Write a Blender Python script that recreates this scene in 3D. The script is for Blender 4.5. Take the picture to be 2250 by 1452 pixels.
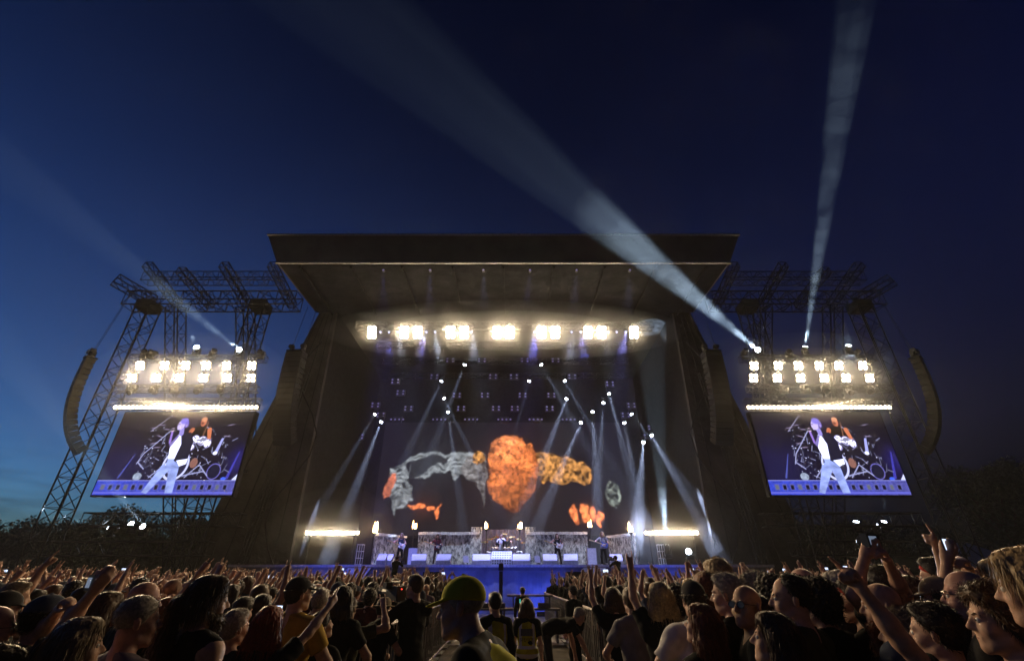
import bpy, bmesh, math, random
import numpy as np
from mathutils import Vector, Matrix

for _o in list(bpy.data.objects):
    bpy.data.objects.remove(_o)
SC = bpy.context.scene
COL = SC.collection
R = math.radians

# ------------------------------------------------------------------ camera
CAMX, CAMZ, PITCH, FOC = 0.65, 1.85, R(28.37), 1000.0      # eye, tilt, focal length for a 2250 wide frame
cam_data = bpy.data.cameras.new('camera')
cam = bpy.data.objects.new('camera', cam_data)
COL.objects.link(cam)
cam.location = (CAMX, 0, CAMZ)
cam.rotation_euler = (math.pi / 2 + PITCH, 0, 0)
cam_data.sensor_width = 36.0
cam_data.lens = 36.0 * FOC / 2250.0
cam_data.clip_start = 0.05
cam_data.clip_end = 2000
SC.camera = cam

# ------------------------------------------------------------------ dusk sky
world = bpy.data.worlds.new('World')
SC.world = world
world.use_nodes = True
wn, wl = world.node_tree.nodes, world.node_tree.links
wn.clear()
w_out = wn.new('ShaderNodeOutputWorld')
w_bg = wn.new('ShaderNodeBackground')
w_sky = wn.new('ShaderNodeTexSky')
w_sky.sky_type = 'NISHITA'
w_sky.sun_disc = False
w_sky.sun_elevation = R(-4.8)
w_sky.sun_rotation = R(-62)
w_sky.altitude = 0
w_sky.air_density = 1.0
w_sky.dust_density = 0.6
w_sky.ozone_density = 4.0
# a few dusky cloud streaks low over the horizon
w_tc = wn.new('ShaderNodeTexCoord')
w_map = wn.new('ShaderNodeMapping')
w_map.inputs['Scale'].default_value = (2.2, 2.2, 16.0)
w_noise = wn.new('ShaderNodeTexNoise')
w_noise.inputs['Scale'].default_value = 1.7
w_noise.inputs['Detail'].default_value = 7
w_noise.inputs['Roughness'].default_value = 0.55
w_sep = wn.new('ShaderNodeSeparateXYZ')
w_ramp = wn.new('ShaderNodeValToRGB')
w_ramp.color_ramp.elements[0].position = 0.45
w_ramp.color_ramp.elements[1].position = 0.62
w_band = wn.new('ShaderNodeMapRange')
w_band.inputs['From Min'].default_value = 0.20
w_band.inputs['From Max'].default_value = 0.07
w_mul = wn.new('ShaderNodeMath'); w_mul.operation = 'MULTIPLY'
w_mix = wn.new('ShaderNodeMix'); w_mix.data_type = 'RGBA'
w_tint = wn.new('ShaderNodeMix'); w_tint.data_type = 'RGBA'; w_tint.blend_type = 'MULTIPLY'
w_tint.inputs['Factor'].default_value = 1.0
w_tint.inputs[7].default_value = (2.1, 3.9, 2.75, 1)
wl.new(w_tc.outputs['Generated'], w_map.inputs['Vector'])
wl.new(w_map.outputs['Vector'], w_noise.inputs['Vector'])
wl.new(w_noise.outputs['Fac'], w_ramp.inputs['Fac'])
wl.new(w_tc.outputs['Generated'], w_sep.inputs['Vector'])
wl.new(w_sep.outputs['Z'], w_band.inputs['Value'])
wl.new(w_ramp.outputs['Color'], w_mul.inputs[0])
wl.new(w_band.outputs['Result'], w_mul.inputs[1])
wl.new(w_sky.outputs['Color'], w_tint.inputs[6])
wl.new(w_mul.outputs['Value'], w_mix.inputs['Factor'])
wl.new(w_tint.outputs[2], w_mix.inputs[6])
w_dark = wn.new('ShaderNodeMix'); w_dark.data_type = 'RGBA'; w_dark.blend_type = 'MULTIPLY'
w_dark.inputs['Factor'].default_value = 1.0
w_dark.inputs[7].default_value = (0.33, 0.30, 0.30, 1)
wl.new(w_tint.outputs[2], w_dark.inputs[6])
wl.new(w_dark.outputs[2], w_mix.inputs[7])
w_zen = wn.new('ShaderNodeMapRange'); w_zen.interpolation_type = 'SMOOTHSTEP'      # the dusk sky deepens towards the zenith
w_zen.inputs['From Min'].default_value = 0.42; w_zen.inputs['From Max'].default_value = 0.95
w_zen.inputs['To Min'].default_value = 1.0; w_zen.inputs['To Max'].default_value = 0.40
w_zmul = wn.new('ShaderNodeMix'); w_zmul.data_type = 'RGBA'; w_zmul.blend_type = 'MULTIPLY'; w_zmul.inputs['Factor'].default_value = 1.0
wl.new(w_sep.outputs['Z'], w_zen.inputs['Value']); wl.new(w_zen.outputs['Result'], w_zmul.inputs[7])
wl.new(w_mix.outputs[2], w_zmul.inputs[6]); wl.new(w_zmul.outputs[2], w_bg.inputs['Color'])
w_bg.inputs['Strength'].default_value = 0.15
wl.new(w_bg.outputs['Background'], w_out.inputs['Surface'])

SC.view_settings.view_transform = 'Standard'
SC.view_settings.look = 'None'
SC.view_settings.exposure = 3.5
SC.view_settings.gamma = 1.0
SC.view_settings.use_curve_mapping = False
SC.render.engine = 'CYCLES'
SC.cycles.use_denoising = True
SC.cycles.max_bounces = 4
SC.cycles.diffuse_bounces = 2
SC.cycles.glossy_bounces = 2
SC.cycles.transmission_bounces = 2
SC.cycles.volume_bounces = 0
SC.cycles.transparent_max_bounces = 96
SC.cycles.use_light_tree = True
SC.cycles.use_adaptive_sampling = False
SC.cycles.sample_clamp_indirect = 4.0
SC.cycles.volume_max_steps = 256

# ------------------------------------------------------------------ helpers
def W(px, py, y):
    """The point that the photograph shows at pixel (px, py), at distance y in front of the camera."""
    k = (726.0 - py) / FOC
    z = y * math.tan(PITCH + math.atan(k))
    d = y * math.cos(PITCH) + z * math.sin(PITCH)
    return Vector((CAMX + (px - 1125.0) / FOC * d, y, CAMZ + z))

def G(px, py, z=0.0):
    """The point at height z that the photograph shows at pixel (px, py) (below the horizon)."""
    k = (726.0 - py) / FOC
    t = math.tan(PITCH + math.atan(k))
    return W(px, py, (z - CAMZ) / t)

class MB:
    def __init__(self):
        self.v, self.f, self.m = [], [], []
    def add(self, vs, fs, m=0):
        o = len(self.v)
        self.v += [tuple(p) for p in vs]
        self.f += [tuple(i + o for i in f) for f in fs]
        self.m += [m] * len(fs)
        return self
    def box(self, c, s, rot=None, m=0):
        hx, hy, hz = s[0] / 2, s[1] / 2, s[2] / 2
        p = [Vector((x, y, z)) for x in (-hx, hx) for y in (-hy, hy) for z in (-hz, hz)]
        if rot is not None:
            p = [rot @ q for q in p]
        c = Vector(c)
        self.add([q + c for q in p], [(0, 1, 3, 2), (4, 6, 7, 5), (0, 4, 5, 1), (2, 3, 7, 6), (0, 2, 6, 4), (1, 5, 7, 3)], m)
        return self
    def hexa(self, p, m=0):
        """eight corners: bottom four counter-clockwise, then top four"""
        self.add(p, [(3, 2, 1, 0), (4, 5, 6, 7), (0, 1, 5, 4), (1, 2, 6, 5), (2, 3, 7, 6), (3, 0, 4, 7)], m)
        return self
    def tube(self, a, b, r0, r1=None, n=6, cap=True, m=0):
        a, b = Vector(a), Vector(b)
        r1 = r0 if r1 is None else r1
        d = (b - a)
        if d.length < 1e-6:
            return self
        d.normalize()
        u = d.orthogonal().normalized()
        w = d.cross(u)
        vs = []
        for c, r in ((a, r0), (b, r1)):
            for i in range(n):
                t = 2 * math.pi * i / n
                vs.append(c + (u * math.cos(t) + w * math.sin(t)) * r)
        fs = [(i, (i + 1) % n, n + (i + 1) % n, n + i) for i in range(n)]
        if cap:
            fs += [tuple(range(n - 1, -1, -1)), tuple(range(n, 2 * n))]
        return self.add(vs, fs, m)
    def path(self, pts, r, n=6, m=0):
        for a, b in zip(pts[:-1], pts[1:]):
            self.tube(a, b, r, r, n, True, m)
        return self
    def lathe(self, prof, c=(0, 0, 0), axis=(0, 0, 1), n=12, m=0):
        """profile of (radius, height) turned about an axis through c"""
        ax = Vector(axis).normalized(); u = ax.orthogonal().normalized(); w = ax.cross(u); c = Vector(c)
        vs, fs = [], []
        for r, h in prof:
            for i in range(n):
                t = 2 * math.pi * i / n
                vs.append(c + ax * h + (u * math.cos(t) + w * math.sin(t)) * r)
        for j in range(len(prof) - 1):
            for i in range(n):
                fs.append((j * n + i, j * n + (i + 1) % n, (j + 1) * n + (i + 1) % n, (j + 1) * n + i))
        fs.append(tuple(range(n - 1, -1, -1)))
        fs.append(tuple((len(prof) - 1) * n + i for i in range(n)))
        return self.add(vs, fs, m)
    def prism(self, outline, y0, y1, m=0):
        """outline of (x, z) points given depth along y"""
        n = len(outline)
        vs = [(x, y0, z) for x, z in outline] + [(x, y1, z) for x, z in outline]
        fs = [tuple(range(n)), tuple(range(2 * n - 1, n - 1, -1))] + [(i, n + i, n + (i + 1) % n, (i + 1) % n) for i in range(n)]
        return self.add(vs, fs, m)
    def mesh(self, name, mats=()):
        me = bpy.data.meshes.new(name)
        me.from_pydata(self.v, [], self.f)
        for mt in (mats if isinstance(mats, (list, tuple)) else [mats]):
            me.materials.append(mt)
        if any(self.m):
            me.polygons.foreach_set('material_index', self.m)
        me.update()
        return me
    def obj(self, name, mats, parent=None, loc=None, smooth=False):
        o = link(name, self.mesh(name, mats), parent, loc)
        if smooth:
            o.data.polygons.foreach_set('use_smooth', [True] * len(o.data.polygons))
        return o

def link(name, data, parent=None, loc=None, rot=None):
    o = bpy.data.objects.new(name, data)
    COL.objects.link(o)
    if loc is not None:
        o.location = loc
    if rot is not None:
        o.rotation_euler = rot
    if parent is not None:
        o.parent = parent
    return o

def tag(o, label=None, cat=None, group=None, kind=None):
    if label: o['label'] = label
    if cat: o['category'] = cat
    if group: o['group'] = group
    if kind: o['kind'] = kind
    return o

def thing(name, label, cat, loc=(0, 0, 0), group=None, rot=None):
    return tag(link(name, None, None, loc, rot), label, cat, group)

KIDS = {}
def copy_tree(o, parent=None):
    c = o.copy()
    COL.objects.link(c)
    c.parent = parent
    for ch in list(o.children):
        copy_tree(ch, c)
    return c

MATS = {}
def mat(name, col, rough=0.6, metal=0.0, var=0.25, scale=8.0, bump=0.0, emit=None, es=0.0, spec=0.5, coat=0.0, sss=0.0, bd=0.02):
    """principled material whose colour and gloss vary a little through procedural noise"""
    if name in MATS:
        return MATS[name]
    m = bpy.data.materials.new(name)
    m.use_nodes = True
    n, l = m.node_tree.nodes, m.node_tree.links
    b = n['Principled BSDF']
    b.inputs['Roughness'].default_value = rough
    b.inputs['Metallic'].default_value = metal
    b.inputs['Specular IOR Level'].default_value = spec
    b.inputs['Base Color'].default_value = (*col, 1)
    if var > 0:
        tc = n.new('ShaderNodeTexCoord')
        nz = n.new('ShaderNodeTexNoise')
        nz.inputs['Scale'].default_value = scale
        nz.inputs['Detail'].default_value = 5
        l.new(tc.outputs['Object'], nz.inputs['Vector'])
        mr = n.new('ShaderNodeMapRange')
        mr.inputs['From Min'].default_value = 0.3
        mr.inputs['From Max'].default_value = 0.7
        mr.inputs['To Min'].default_value = 1 - var
        mr.inputs['To Max'].default_value = 1 + var
        l.new(nz.outputs['Fac'], mr.inputs['Value'])
        mx = n.new('ShaderNodeMix'); mx.data_type = 'RGBA'; mx.blend_type = 'MULTIPLY'
        mx.inputs['Factor'].default_value = 1
        mx.inputs[6].default_value = (*col, 1)
        l.new(mr.outputs['Result'], mx.inputs[7])
        l.new(mx.outputs[2], b.inputs['Base Color'])
        if bump > 0:
            bp = n.new('ShaderNodeBump')
            bp.inputs['Strength'].default_value = bump
            bp.inputs['Distance'].default_value = bd
            l.new(nz.outputs['Fac'], bp.inputs['Height'])
            l.new(bp.outputs['Normal'], b.inputs['Normal'])
    if emit:
        b.inputs['Emission Color'].default_value = (*emit, 1)
        b.inputs['Emission Strength'].default_value = es
        m.cycles.emission_sampling = 'NONE'
    MATS[name] = m
    return m

def look(d):
    """rotation that points an object's -Z along d"""
    return Vector(d).to_track_quat('-Z', 'Y').to_euler()

def spot(name, parent, loc, target, power, color, angle, blend=0.2, size=0.1):
    """a spot lamp inside its fixture, aimed at a point of the world"""
    ld = bpy.data.lights.new(name, 'SPOT')
    ld.energy = power
    ld.color = color
    ld.spot_size = R(angle)
    ld.spot_blend = blend
    ld.shadow_soft_size = size
    o = link(name, ld, parent)
    base = Vector(loc)
    org = parent.location if parent is not None else Vector((0, 0, 0))
    o.location = base - org
    o.rotation_euler = look(Vector(target) - base)
    return o

def area(name, parent, loc, target, power, color, sx, sy, spread=180):
    ld = bpy.data.lights.new(name, 'AREA')
    ld.shape = 'RECTANGLE'
    ld.size, ld.size_y = sx, sy
    ld.energy = power
    ld.color = color
    ld.spread = R(spread)
    o = link(name, ld, parent)
    org = parent.location if parent is not None else Vector((0, 0, 0))
    o.location = Vector(loc) - org
    o.rotation_euler = look(Vector(target) - Vector(loc))
    return o

BLACK = mat('black_fabric', (0.016, 0.0155, 0.016), 0.9, var=0.35, scale=3, spec=.15)
DARKMETAL = mat('dark_steel', (0.028, 0.028, 0.03), 0.5, 0.6, var=0.3, scale=6)
HOUSING = mat('lamp_housing', (0.018, 0.018, 0.019), 0.5, var=0.2, scale=12)
STEEL = mat('galvanised_steel', (0.34, 0.33, 0.32), 0.42, 0.8, var=0.25, scale=14)
WARM = (1.0, 0.72, 0.40)
COOL = (0.58, 0.78, 1.0)
LENS_WARM = mat('warm_lens', (0.8, 0.8, 0.8), 0.3, var=0, emit=(1.0, 0.80, 0.52), es=6)
LENS_COOL = mat('cool_lens', (0.8, 0.8, 0.8), 0.3, var=0, emit=(0.75, 0.87, 1.0), es=5)
LENS_DIM = mat('violet_lens', (0.3, 0.3, 0.4), 0.2, var=0, emit=(0.30, 0.25, 0.75), es=0.03)
LENS_BLUE = mat('blue_lens', (0.3, 0.3, 0.6), 0.2, var=0, emit=(0.30, 0.38, 1.0), es=.4)
RND = random.Random(7)
ORD = ['first', 'second', 'third', 'fourth', 'fifth', 'sixth', 'seventh', 'eighth', 'ninth', 'tenth', 'eleventh', 'twelfth', 'thirteenth', 'fourteenth', 'fifteenth', 'sixteenth', 'seventeenth', 'eighteenth']
# ------------------------------------------------------------------ ground, haze
ground_mat = mat('trampled_ground', (0.055, 0.045, 0.035), 0.95, var=0.5, scale=1.3, bump=0.6)
gb = MB(); gb.add([(-140, -140, 0), (140, -140, 0), (140, 140, 0), (-140, 140, 0)], [(0, 1, 2, 3)])
tag(gb.obj('ground', ground_mat), kind='structure')

hz = bpy.data.materials.new('haze')
hz.use_nodes = True
hn = hz.node_tree.nodes
hn.clear()
h_out = hn.new('ShaderNodeOutputMaterial')
h_vol = hn.new('ShaderNodeVolumePrincipled')
h_vol.inputs['Color'].default_value = (0.92, 0.93, 0.95, 1)
h_vol.inputs['Density'].default_value = 0.0004
h_vol.inputs['Anisotropy'].default_value = 0.35
hz.node_tree.links.new(h_vol.outputs['Volume'], h_out.inputs['Volume'])
hz.cycles.homogeneous_volume = True
hb = MB(); hb.box((0, 0, 23.5), (300, 300, 49))
tag(hb.obj('haze', hz), 'thin smoky evening air over the whole field and stage', 'haze', kind='stuff')
sm_ = hz.copy(); sm_.name = 'stage_smoke'
sm_.node_tree.nodes['Principled Volume'].inputs['Density'].default_value = 0.002
sb = MB(); sb.hexa([(-15.1, 30.35, 2.5), (15.1, 30.35, 2.5), (15.1, 47.4, 2.5), (-15.1, 47.4, 2.5), (-15.1, 30.35, 21.85), (15.1, 30.35, 21.85), (15.1, 47.4, 21.85), (-15.1, 47.4, 21.85)])
def smoke_box(lo, hi, dens, label, g=.55):  # denser smoke pocket added round lamps to imitate their bloom
    m_ = hz.copy(); m_.name = 'halo_smoke'; m_.node_tree.nodes['Principled Volume'].inputs['Density'].default_value = dens; m_.node_tree.nodes['Principled Volume'].inputs['Anisotropy'].default_value = g
    lo, hi = Vector(lo), Vector(hi)
    for k, dn in ((1.0, .45), (.66, .55)):
        mk_ = m_ if k == 1 else m_.copy()
        mk_.node_tree.nodes['Principled Volume'].inputs['Density'].default_value = dens * dn * (1 if k == 1 else 1.4)
        b_ = MB(); n_ = 20; h_ = (hi - lo) / 2
        b_.lathe([(max(math.sin(math.pi * i / n_), .02), -math.cos(math.pi * i / n_)) for i in range(n_ + 1)], (0, 0, 0), (0, 0, 1), 28)
        b_.v = [((lo.x + hi.x) / 2 + v[0] * h_.x * k, (lo.y + hi.y) / 2 + v[1] * h_.y * k, (lo.z + hi.z) / 2 + v[2] * h_.z * k) for v in b_.v]
        tag(b_.obj('smoke', mk_), label, 'smoke', kind='stuff')
SMOKES = []
smoke_box((-15.0, 30.6, 17.0), (15.0, 35.2, 22.25), .06, 'smoke added for the halo round the floodlights under the roof')
for s in (-1, 1):
    smoke_box((min(s * 14.8, s * 29.4), 27.6, 10.2), (max(s * 14.8, s * 29.4), 31.4, 17.6), .028, 'thin smoke added for the halo round the floodlights of the %s tower' % ('left' if s < 0 else 'right'))
tag(sb.obj('smoke', sm_), 'denser stage smoke hanging under the stage roof', 'smoke', kind='stuff')

def truss(mb, a, b, w=0.9, h=None, n=8, rc=0.045, rd=0.022, up=(0, 0, 1), m=0):
    """box truss: four chords and zig-zag lacing on its four sides"""
    a, b = Vector(a), Vector(b)
    h = w if h is None else h
    d = (b - a).normalized()
    u = Vector(up)
    if abs(d.dot(u)) > 0.95:
        u = Vector((0, 1, 0))
    s = d.cross(u).normalized(); u = s.cross(d).normalized()
    cs = [s * (w / 2) + u * (h / 2), s * (-w / 2) + u * (h / 2), s * (-w / 2) - u * (h / 2), s * (w / 2) - u * (h / 2)]
    for c in cs:
        mb.tube(a + c, b + c, rc, rc, 5, True, m)
    for i in range(n + 1):
        p = a.lerp(b, i / n)
        for k in range(4):
            if i in (0, n) or i % 2 == 0:
                mb.tube(p + cs[k], p + cs[(k + 1) % 4], rd, rd, 4, False, m)
            if i < n:
                q = a.lerp(b, (i + 1) / n)
                k0, k1 = (k, (k + 1) % 4) if i % 2 == 0 else ((k + 1) % 4, k)
                mb.tube(p + cs[k0], q + cs[k1], rd, rd, 4, False, m)
    return mb

# ------------------------------------------------------------------ the stage
DECK = 2.46
stage = thing('stage', 'huge open-air concert stage with black roof, wide fascia and fabric side wings', 'stage', (0, 38, 0))
def spart(name, mb, m, lab=None):
    o = mb.obj(name, m, stage, (0, -38, 0))
    if lab: o['label'] = lab
    return o
fascia_mat = mat('fascia_vinyl', (0.13, 0.115, 0.10), 0.6, var=0.2, scale=.7, bump=.5, bd=.25)
roof_mat = mat('roof_sheet', (0.010, 0.0095, 0.010), 0.9, var=0.4, scale=.8, bump=.6, bd=.3, spec=.15)
skin_mat = mat('stage_skin', (0.042, 0.038, 0.035), 0.9, var=0.45, scale=0.6, bump=.7, bd=.4)
deck_mat = mat('stage_deck', (0.12, 0.12, 0.14), 0.35, var=0.3, scale=2)
skirt_mat = mat('skirt_cloth', (0.16, 0.16, 0.19), 0.8, var=0.3, scale=1.2)
f = MB()
f.hexa([(-16.9, 27.5, 22.4), (16.9, 27.5, 22.4), (16.9, 35, 22.6), (-16.9, 35, 22.6),
        (-18.0, 27.2, 24.75), (18.0, 27.2, 24.75), (17.2, 35, 24.75), (-17.2, 35, 24.75)])
spart('fascia', f, fascia_mat)
t = MB(); t.box((0, 27.43, 22.36), (33.9, 0.16, 0.10)); t.box((0, 27.13, 24.80), (36.1, 0.16, 0.10))
spart('fascia_trim', t, mat('fascia_trim', (0.45, 0.42, 0.38), 0.5, 0.3))
so = MB(); so.hexa([(-16.7, 27.6, 22.30), (16.7, 27.6, 22.30), (16.7, 34.9, 22.50), (-16.7, 34.9, 22.50), (-16.7, 27.6, 22.37), (16.7, 27.6, 22.37), (16.7, 34.9, 22.57), (-16.7, 34.9, 22.57)])
spart('soffit', so, roof_mat)
r = MB(); r.box((0, 43.3, 23.8), (33.6, 16.5, 1.6))
spart('roof', r, roof_mat)
# roof beams seen under the canopy
for i in range(9):
    b = MB(); b.box((-15.2 + 3.8 * i, 31.2, 22.2), (0.14, 7.0, 0.16))
    spart('roof_beam', b, roof_mat)
for s in (-1, 1):
    w = MB()
    w.hexa([(s * 22.3, 35.0, 0), (s * 14.6, 35.0, 0), (s * 14.6, 35.4, 0), (s * 22.3, 35.4, 0),
            (s * 16.5, 34.9, 22.5), (s * 15.0, 34.9, 22.5), (s * 15.0, 35.3, 22.5), (s * 16.5, 35.3, 22.5)])
    spart('side_wing', w, skin_mat)
    for q in range(4):
        f0, f1 = .12 + q * .24, .12 + q * .24
        a_ = Vector((s * (22.3 - 7.7 * f0), 34.97, .1)); e_ = Vector((s * (16.5 - 1.5 * f1), 34.86, 22.3))
        sm = MB().tube(a_, e_, .035, .03, 4); spart('seam', sm, BLACK)
    cb = MB(); pts = [Vector((s * (15.6 + 1.2 * math.sin(i * .9)), 34.7 - .15 * math.sin(i * .7), 19.5 - i * 1.6)) for i in range(12)]
    cb.path(pts, .05, 5); spart('hanging_cable', cb, BLACK)
    po = truss(MB(), (s * 17.9, 34.5, 0), (s * 16.2, 34.5, 16.5), .45, n=22, rc=.04, rd=.02); spart('wing_mast', po, DARKMETAL)
    for q in range(5):
        st_ = MB().box((s * (21.4 - q * 1.1), 34.9 - .002 * q, .35 + 4.2 * q), (.25, .12, .25)); spart('lacing_plate', st_, DARKMETAL)
    w = MB()
    w.hexa([(s * 15.2, 35.4, DECK), (s * 15.6, 35.4, DECK), (s * 15.6, 51, DECK), (s * 15.2, 51, DECK),
            (s * 15.2, 35.4, 22.9), (s * 15.6, 35.4, 22.9), (s * 15.6, 51, 22.9), (s * 15.2, 51, 22.9)])
    spart('inner_wall', w, BLACK)
    w = MB()
    w.hexa([(s * 22.2, 35.4, 0), (s * 22.6, 35.4, 0), (s * 22.6, 51, 0), (s * 22.2, 51, 0),
            (s * 16.4, 35.3, 22.5), (s * 16.7, 35.3, 22.5), (s * 16.7, 51, 22.5), (s * 16.4, 51, 22.5)])
    spart('outer_wall', w, skin_mat)
w = MB(); w.box((0, 51.2, 12.5), (44, 0.4, 20.6))
spart('back_wall', w, BLACK)
d = MB(); d.box((0, 40.5, DECK - 0.15), (32, 20.9, 0.3))
spart('deck', d, deck_mat)
d = MB(); d.box((0, 30.02, DECK - 0.06), (32.0, 0.08, 0.13))
spart('deck_edge', d, mat('deck_edge', (0.55, 0.55, 0.58), 0.4, 0.4))
# pleated cloth skirt under the deck edge
sk = MB()
nsk = 160
for i in range(nsk):
    x0, x1 = -15.9 + 31.8 * i / nsk, -15.9 + 31.8 * (i + 1) / nsk
    o0 = 0.03 * math.sin(i * 1.3) + 0.02 * math.sin(i * 3.1); o1 = 0.03 * math.sin((i + 1) * 1.3) + 0.02 * math.sin((i + 1) * 3.1)
    sk.add([(x0, 29.98 - o0, 0), (x1, 29.98 - o1, 0), (x1, 30.12 - o1 * .3, DECK - .16), (x0, 30.12 - o0 * .3, DECK - .16)], [(0, 1, 2, 3)])
spart('skirt', sk, skirt_mat)

# ------------------------------------------------------------------ trusses and towers
def build_tower(s, lab):
    t = thing('lighting_tower', lab, 'scaffold tower', (s * 24.0, 32, 0), 'truss towers beside the stage')
    o = (-s * 24.0, -32, 0)
    def part(name, mb):
        return mb.obj(name, DARKMETAL, t, o)
    top = 21.2
    for x in (29.2, 20.0):
        part('leg', truss(MB(), (s * x, 32, 0), (s * x, 32, top), 1.15, n=22, rc=0.06, rd=0.03))
    for x, x2 in ((27.4, 27.4), (21.6, 21.2)):
        part('raker', truss(MB(), (s * x, 32.5, top + .4), (s * x2, 43.8, 0), 1.0, n=22, rc=0.055, rd=0.03))
    part('top_beam', truss(MB(), (s * 31.0, 32, top + .65), (s * 17.0, 32, top + .65), 1.25, n=18, rc=0.06, rd=0.032))
    part('front_beam', truss(MB(), (s * 28.3, 29.7, top + 1.35), (s * 17.6, 29.7, top + 1.35), 0.8, n=18, rc=0.04, rd=0.02))
    for x, dz in ((28.0, 1.6), (25.2, 0.4), (22.0, 1.6), (18.2, 1.6)):
        part('outrigger', truss(MB(), (s * x, 33.4, top + 1.1), (s * x, 29.0, top + 1.5 + dz * .45), 0.55, n=6, rc=0.05, rd=0.028))
    part('outrigger', truss(MB(), (s * 29.4, 32.4, top + .9), (s * 31.2, 30.2, top + 1.6), 0.8, n=4, rc=0.05, rd=0.03))
    part('sleeve', MB().box((s * 29.2, 32, top + .1), (1.28, 1.28, .7)))
    part('sleeve', MB().box((s * 20.0, 32, top + .1), (1.28, 1.28, .7)))
    part('base_beam', truss(MB(), (s * 29.2, 32, 3.4), (s * 18.5, 32, 3.4), .8, n=14, rc=0.05, rd=0.028))
    part('base_beam', truss(MB(), (s * 28.0, 33, 5.2), (s * 17.5, 33, 5.2), .8, n=14, rc=0.05, rd=0.028))
    part('foot', MB().box((s * 29.2, 32, .15), (2.4, 2.4, .3)))
    part('foot', MB().box((s * 20.0, 32, .15), (2.4, 2.4, .3)))
    return t
build_tower(-1, 'truss tower left of the stage roof carrying video screen and floodlights')
build_tower(1, 'truss tower right of the stage roof carrying video screen and floodlights')

# ------------------------------------------------------------------ lamps
def blinder_mesh(w, h, nx, ny, r):
    """panel of round lamps facing -Y: housing + lenses"""
    hb = MB(); hb.box((0, 0.09, 0), (w, 0.16, h))
    hb.box((0, 0.09, h / 2 + .05), (w * .5, 0.05, .1))
    lenses = []
    for i in range(nx):
        for j in range(ny):
            x = (i + .5 - nx / 2) * (w / nx); z = (j + .5 - ny / 2) * (h / ny)
            lenses.append((x, z))
    lm = MB().lathe([(r, 0), (r * .8, .03), (r * .35, .045)], (0, 0, 0), (0, -1, 0), 10)
    return hb.mesh('blinder_housing', HOUSING), lm.mesh('blinder_lens', LENS_WARM), lenses

def add_blinder(proto, p, rot, label, group, power, aim, angle=100, size=.2, ang=70):
    hm, lm, ls = proto
    t = thing('blinder_light', label, 'floodlight', p, group, rot)
    link('housing', hm, t)
    for x, z in ls:
        link('lens', lm, t, (x, 0, z))
    ld = bpy.data.lights.new('blinder_lamp', 'SPOT')
    ld.energy = power; ld.color = WARM; ld.spot_size = R(ang); ld.spot_blend = 0.5; ld.shadow_soft_size = size
    o = link('blinder_lamp', ld)
    o.location = Vector(p) + Vector((0, -0.25, 0)); o.rotation_euler = look(Vector(aim) - Vector(p))
    o.parent = t
    o.matrix_parent_inverse = t.matrix_basis.inverted()
    sp = bpy.data.lights.new('blinder_spill', 'POINT'); sp.energy = power * .10; sp.color = WARM; sp.shadow_soft_size = size
    link('blinder_spill', sp, t, (0, -.35, 0))
    return t

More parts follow.
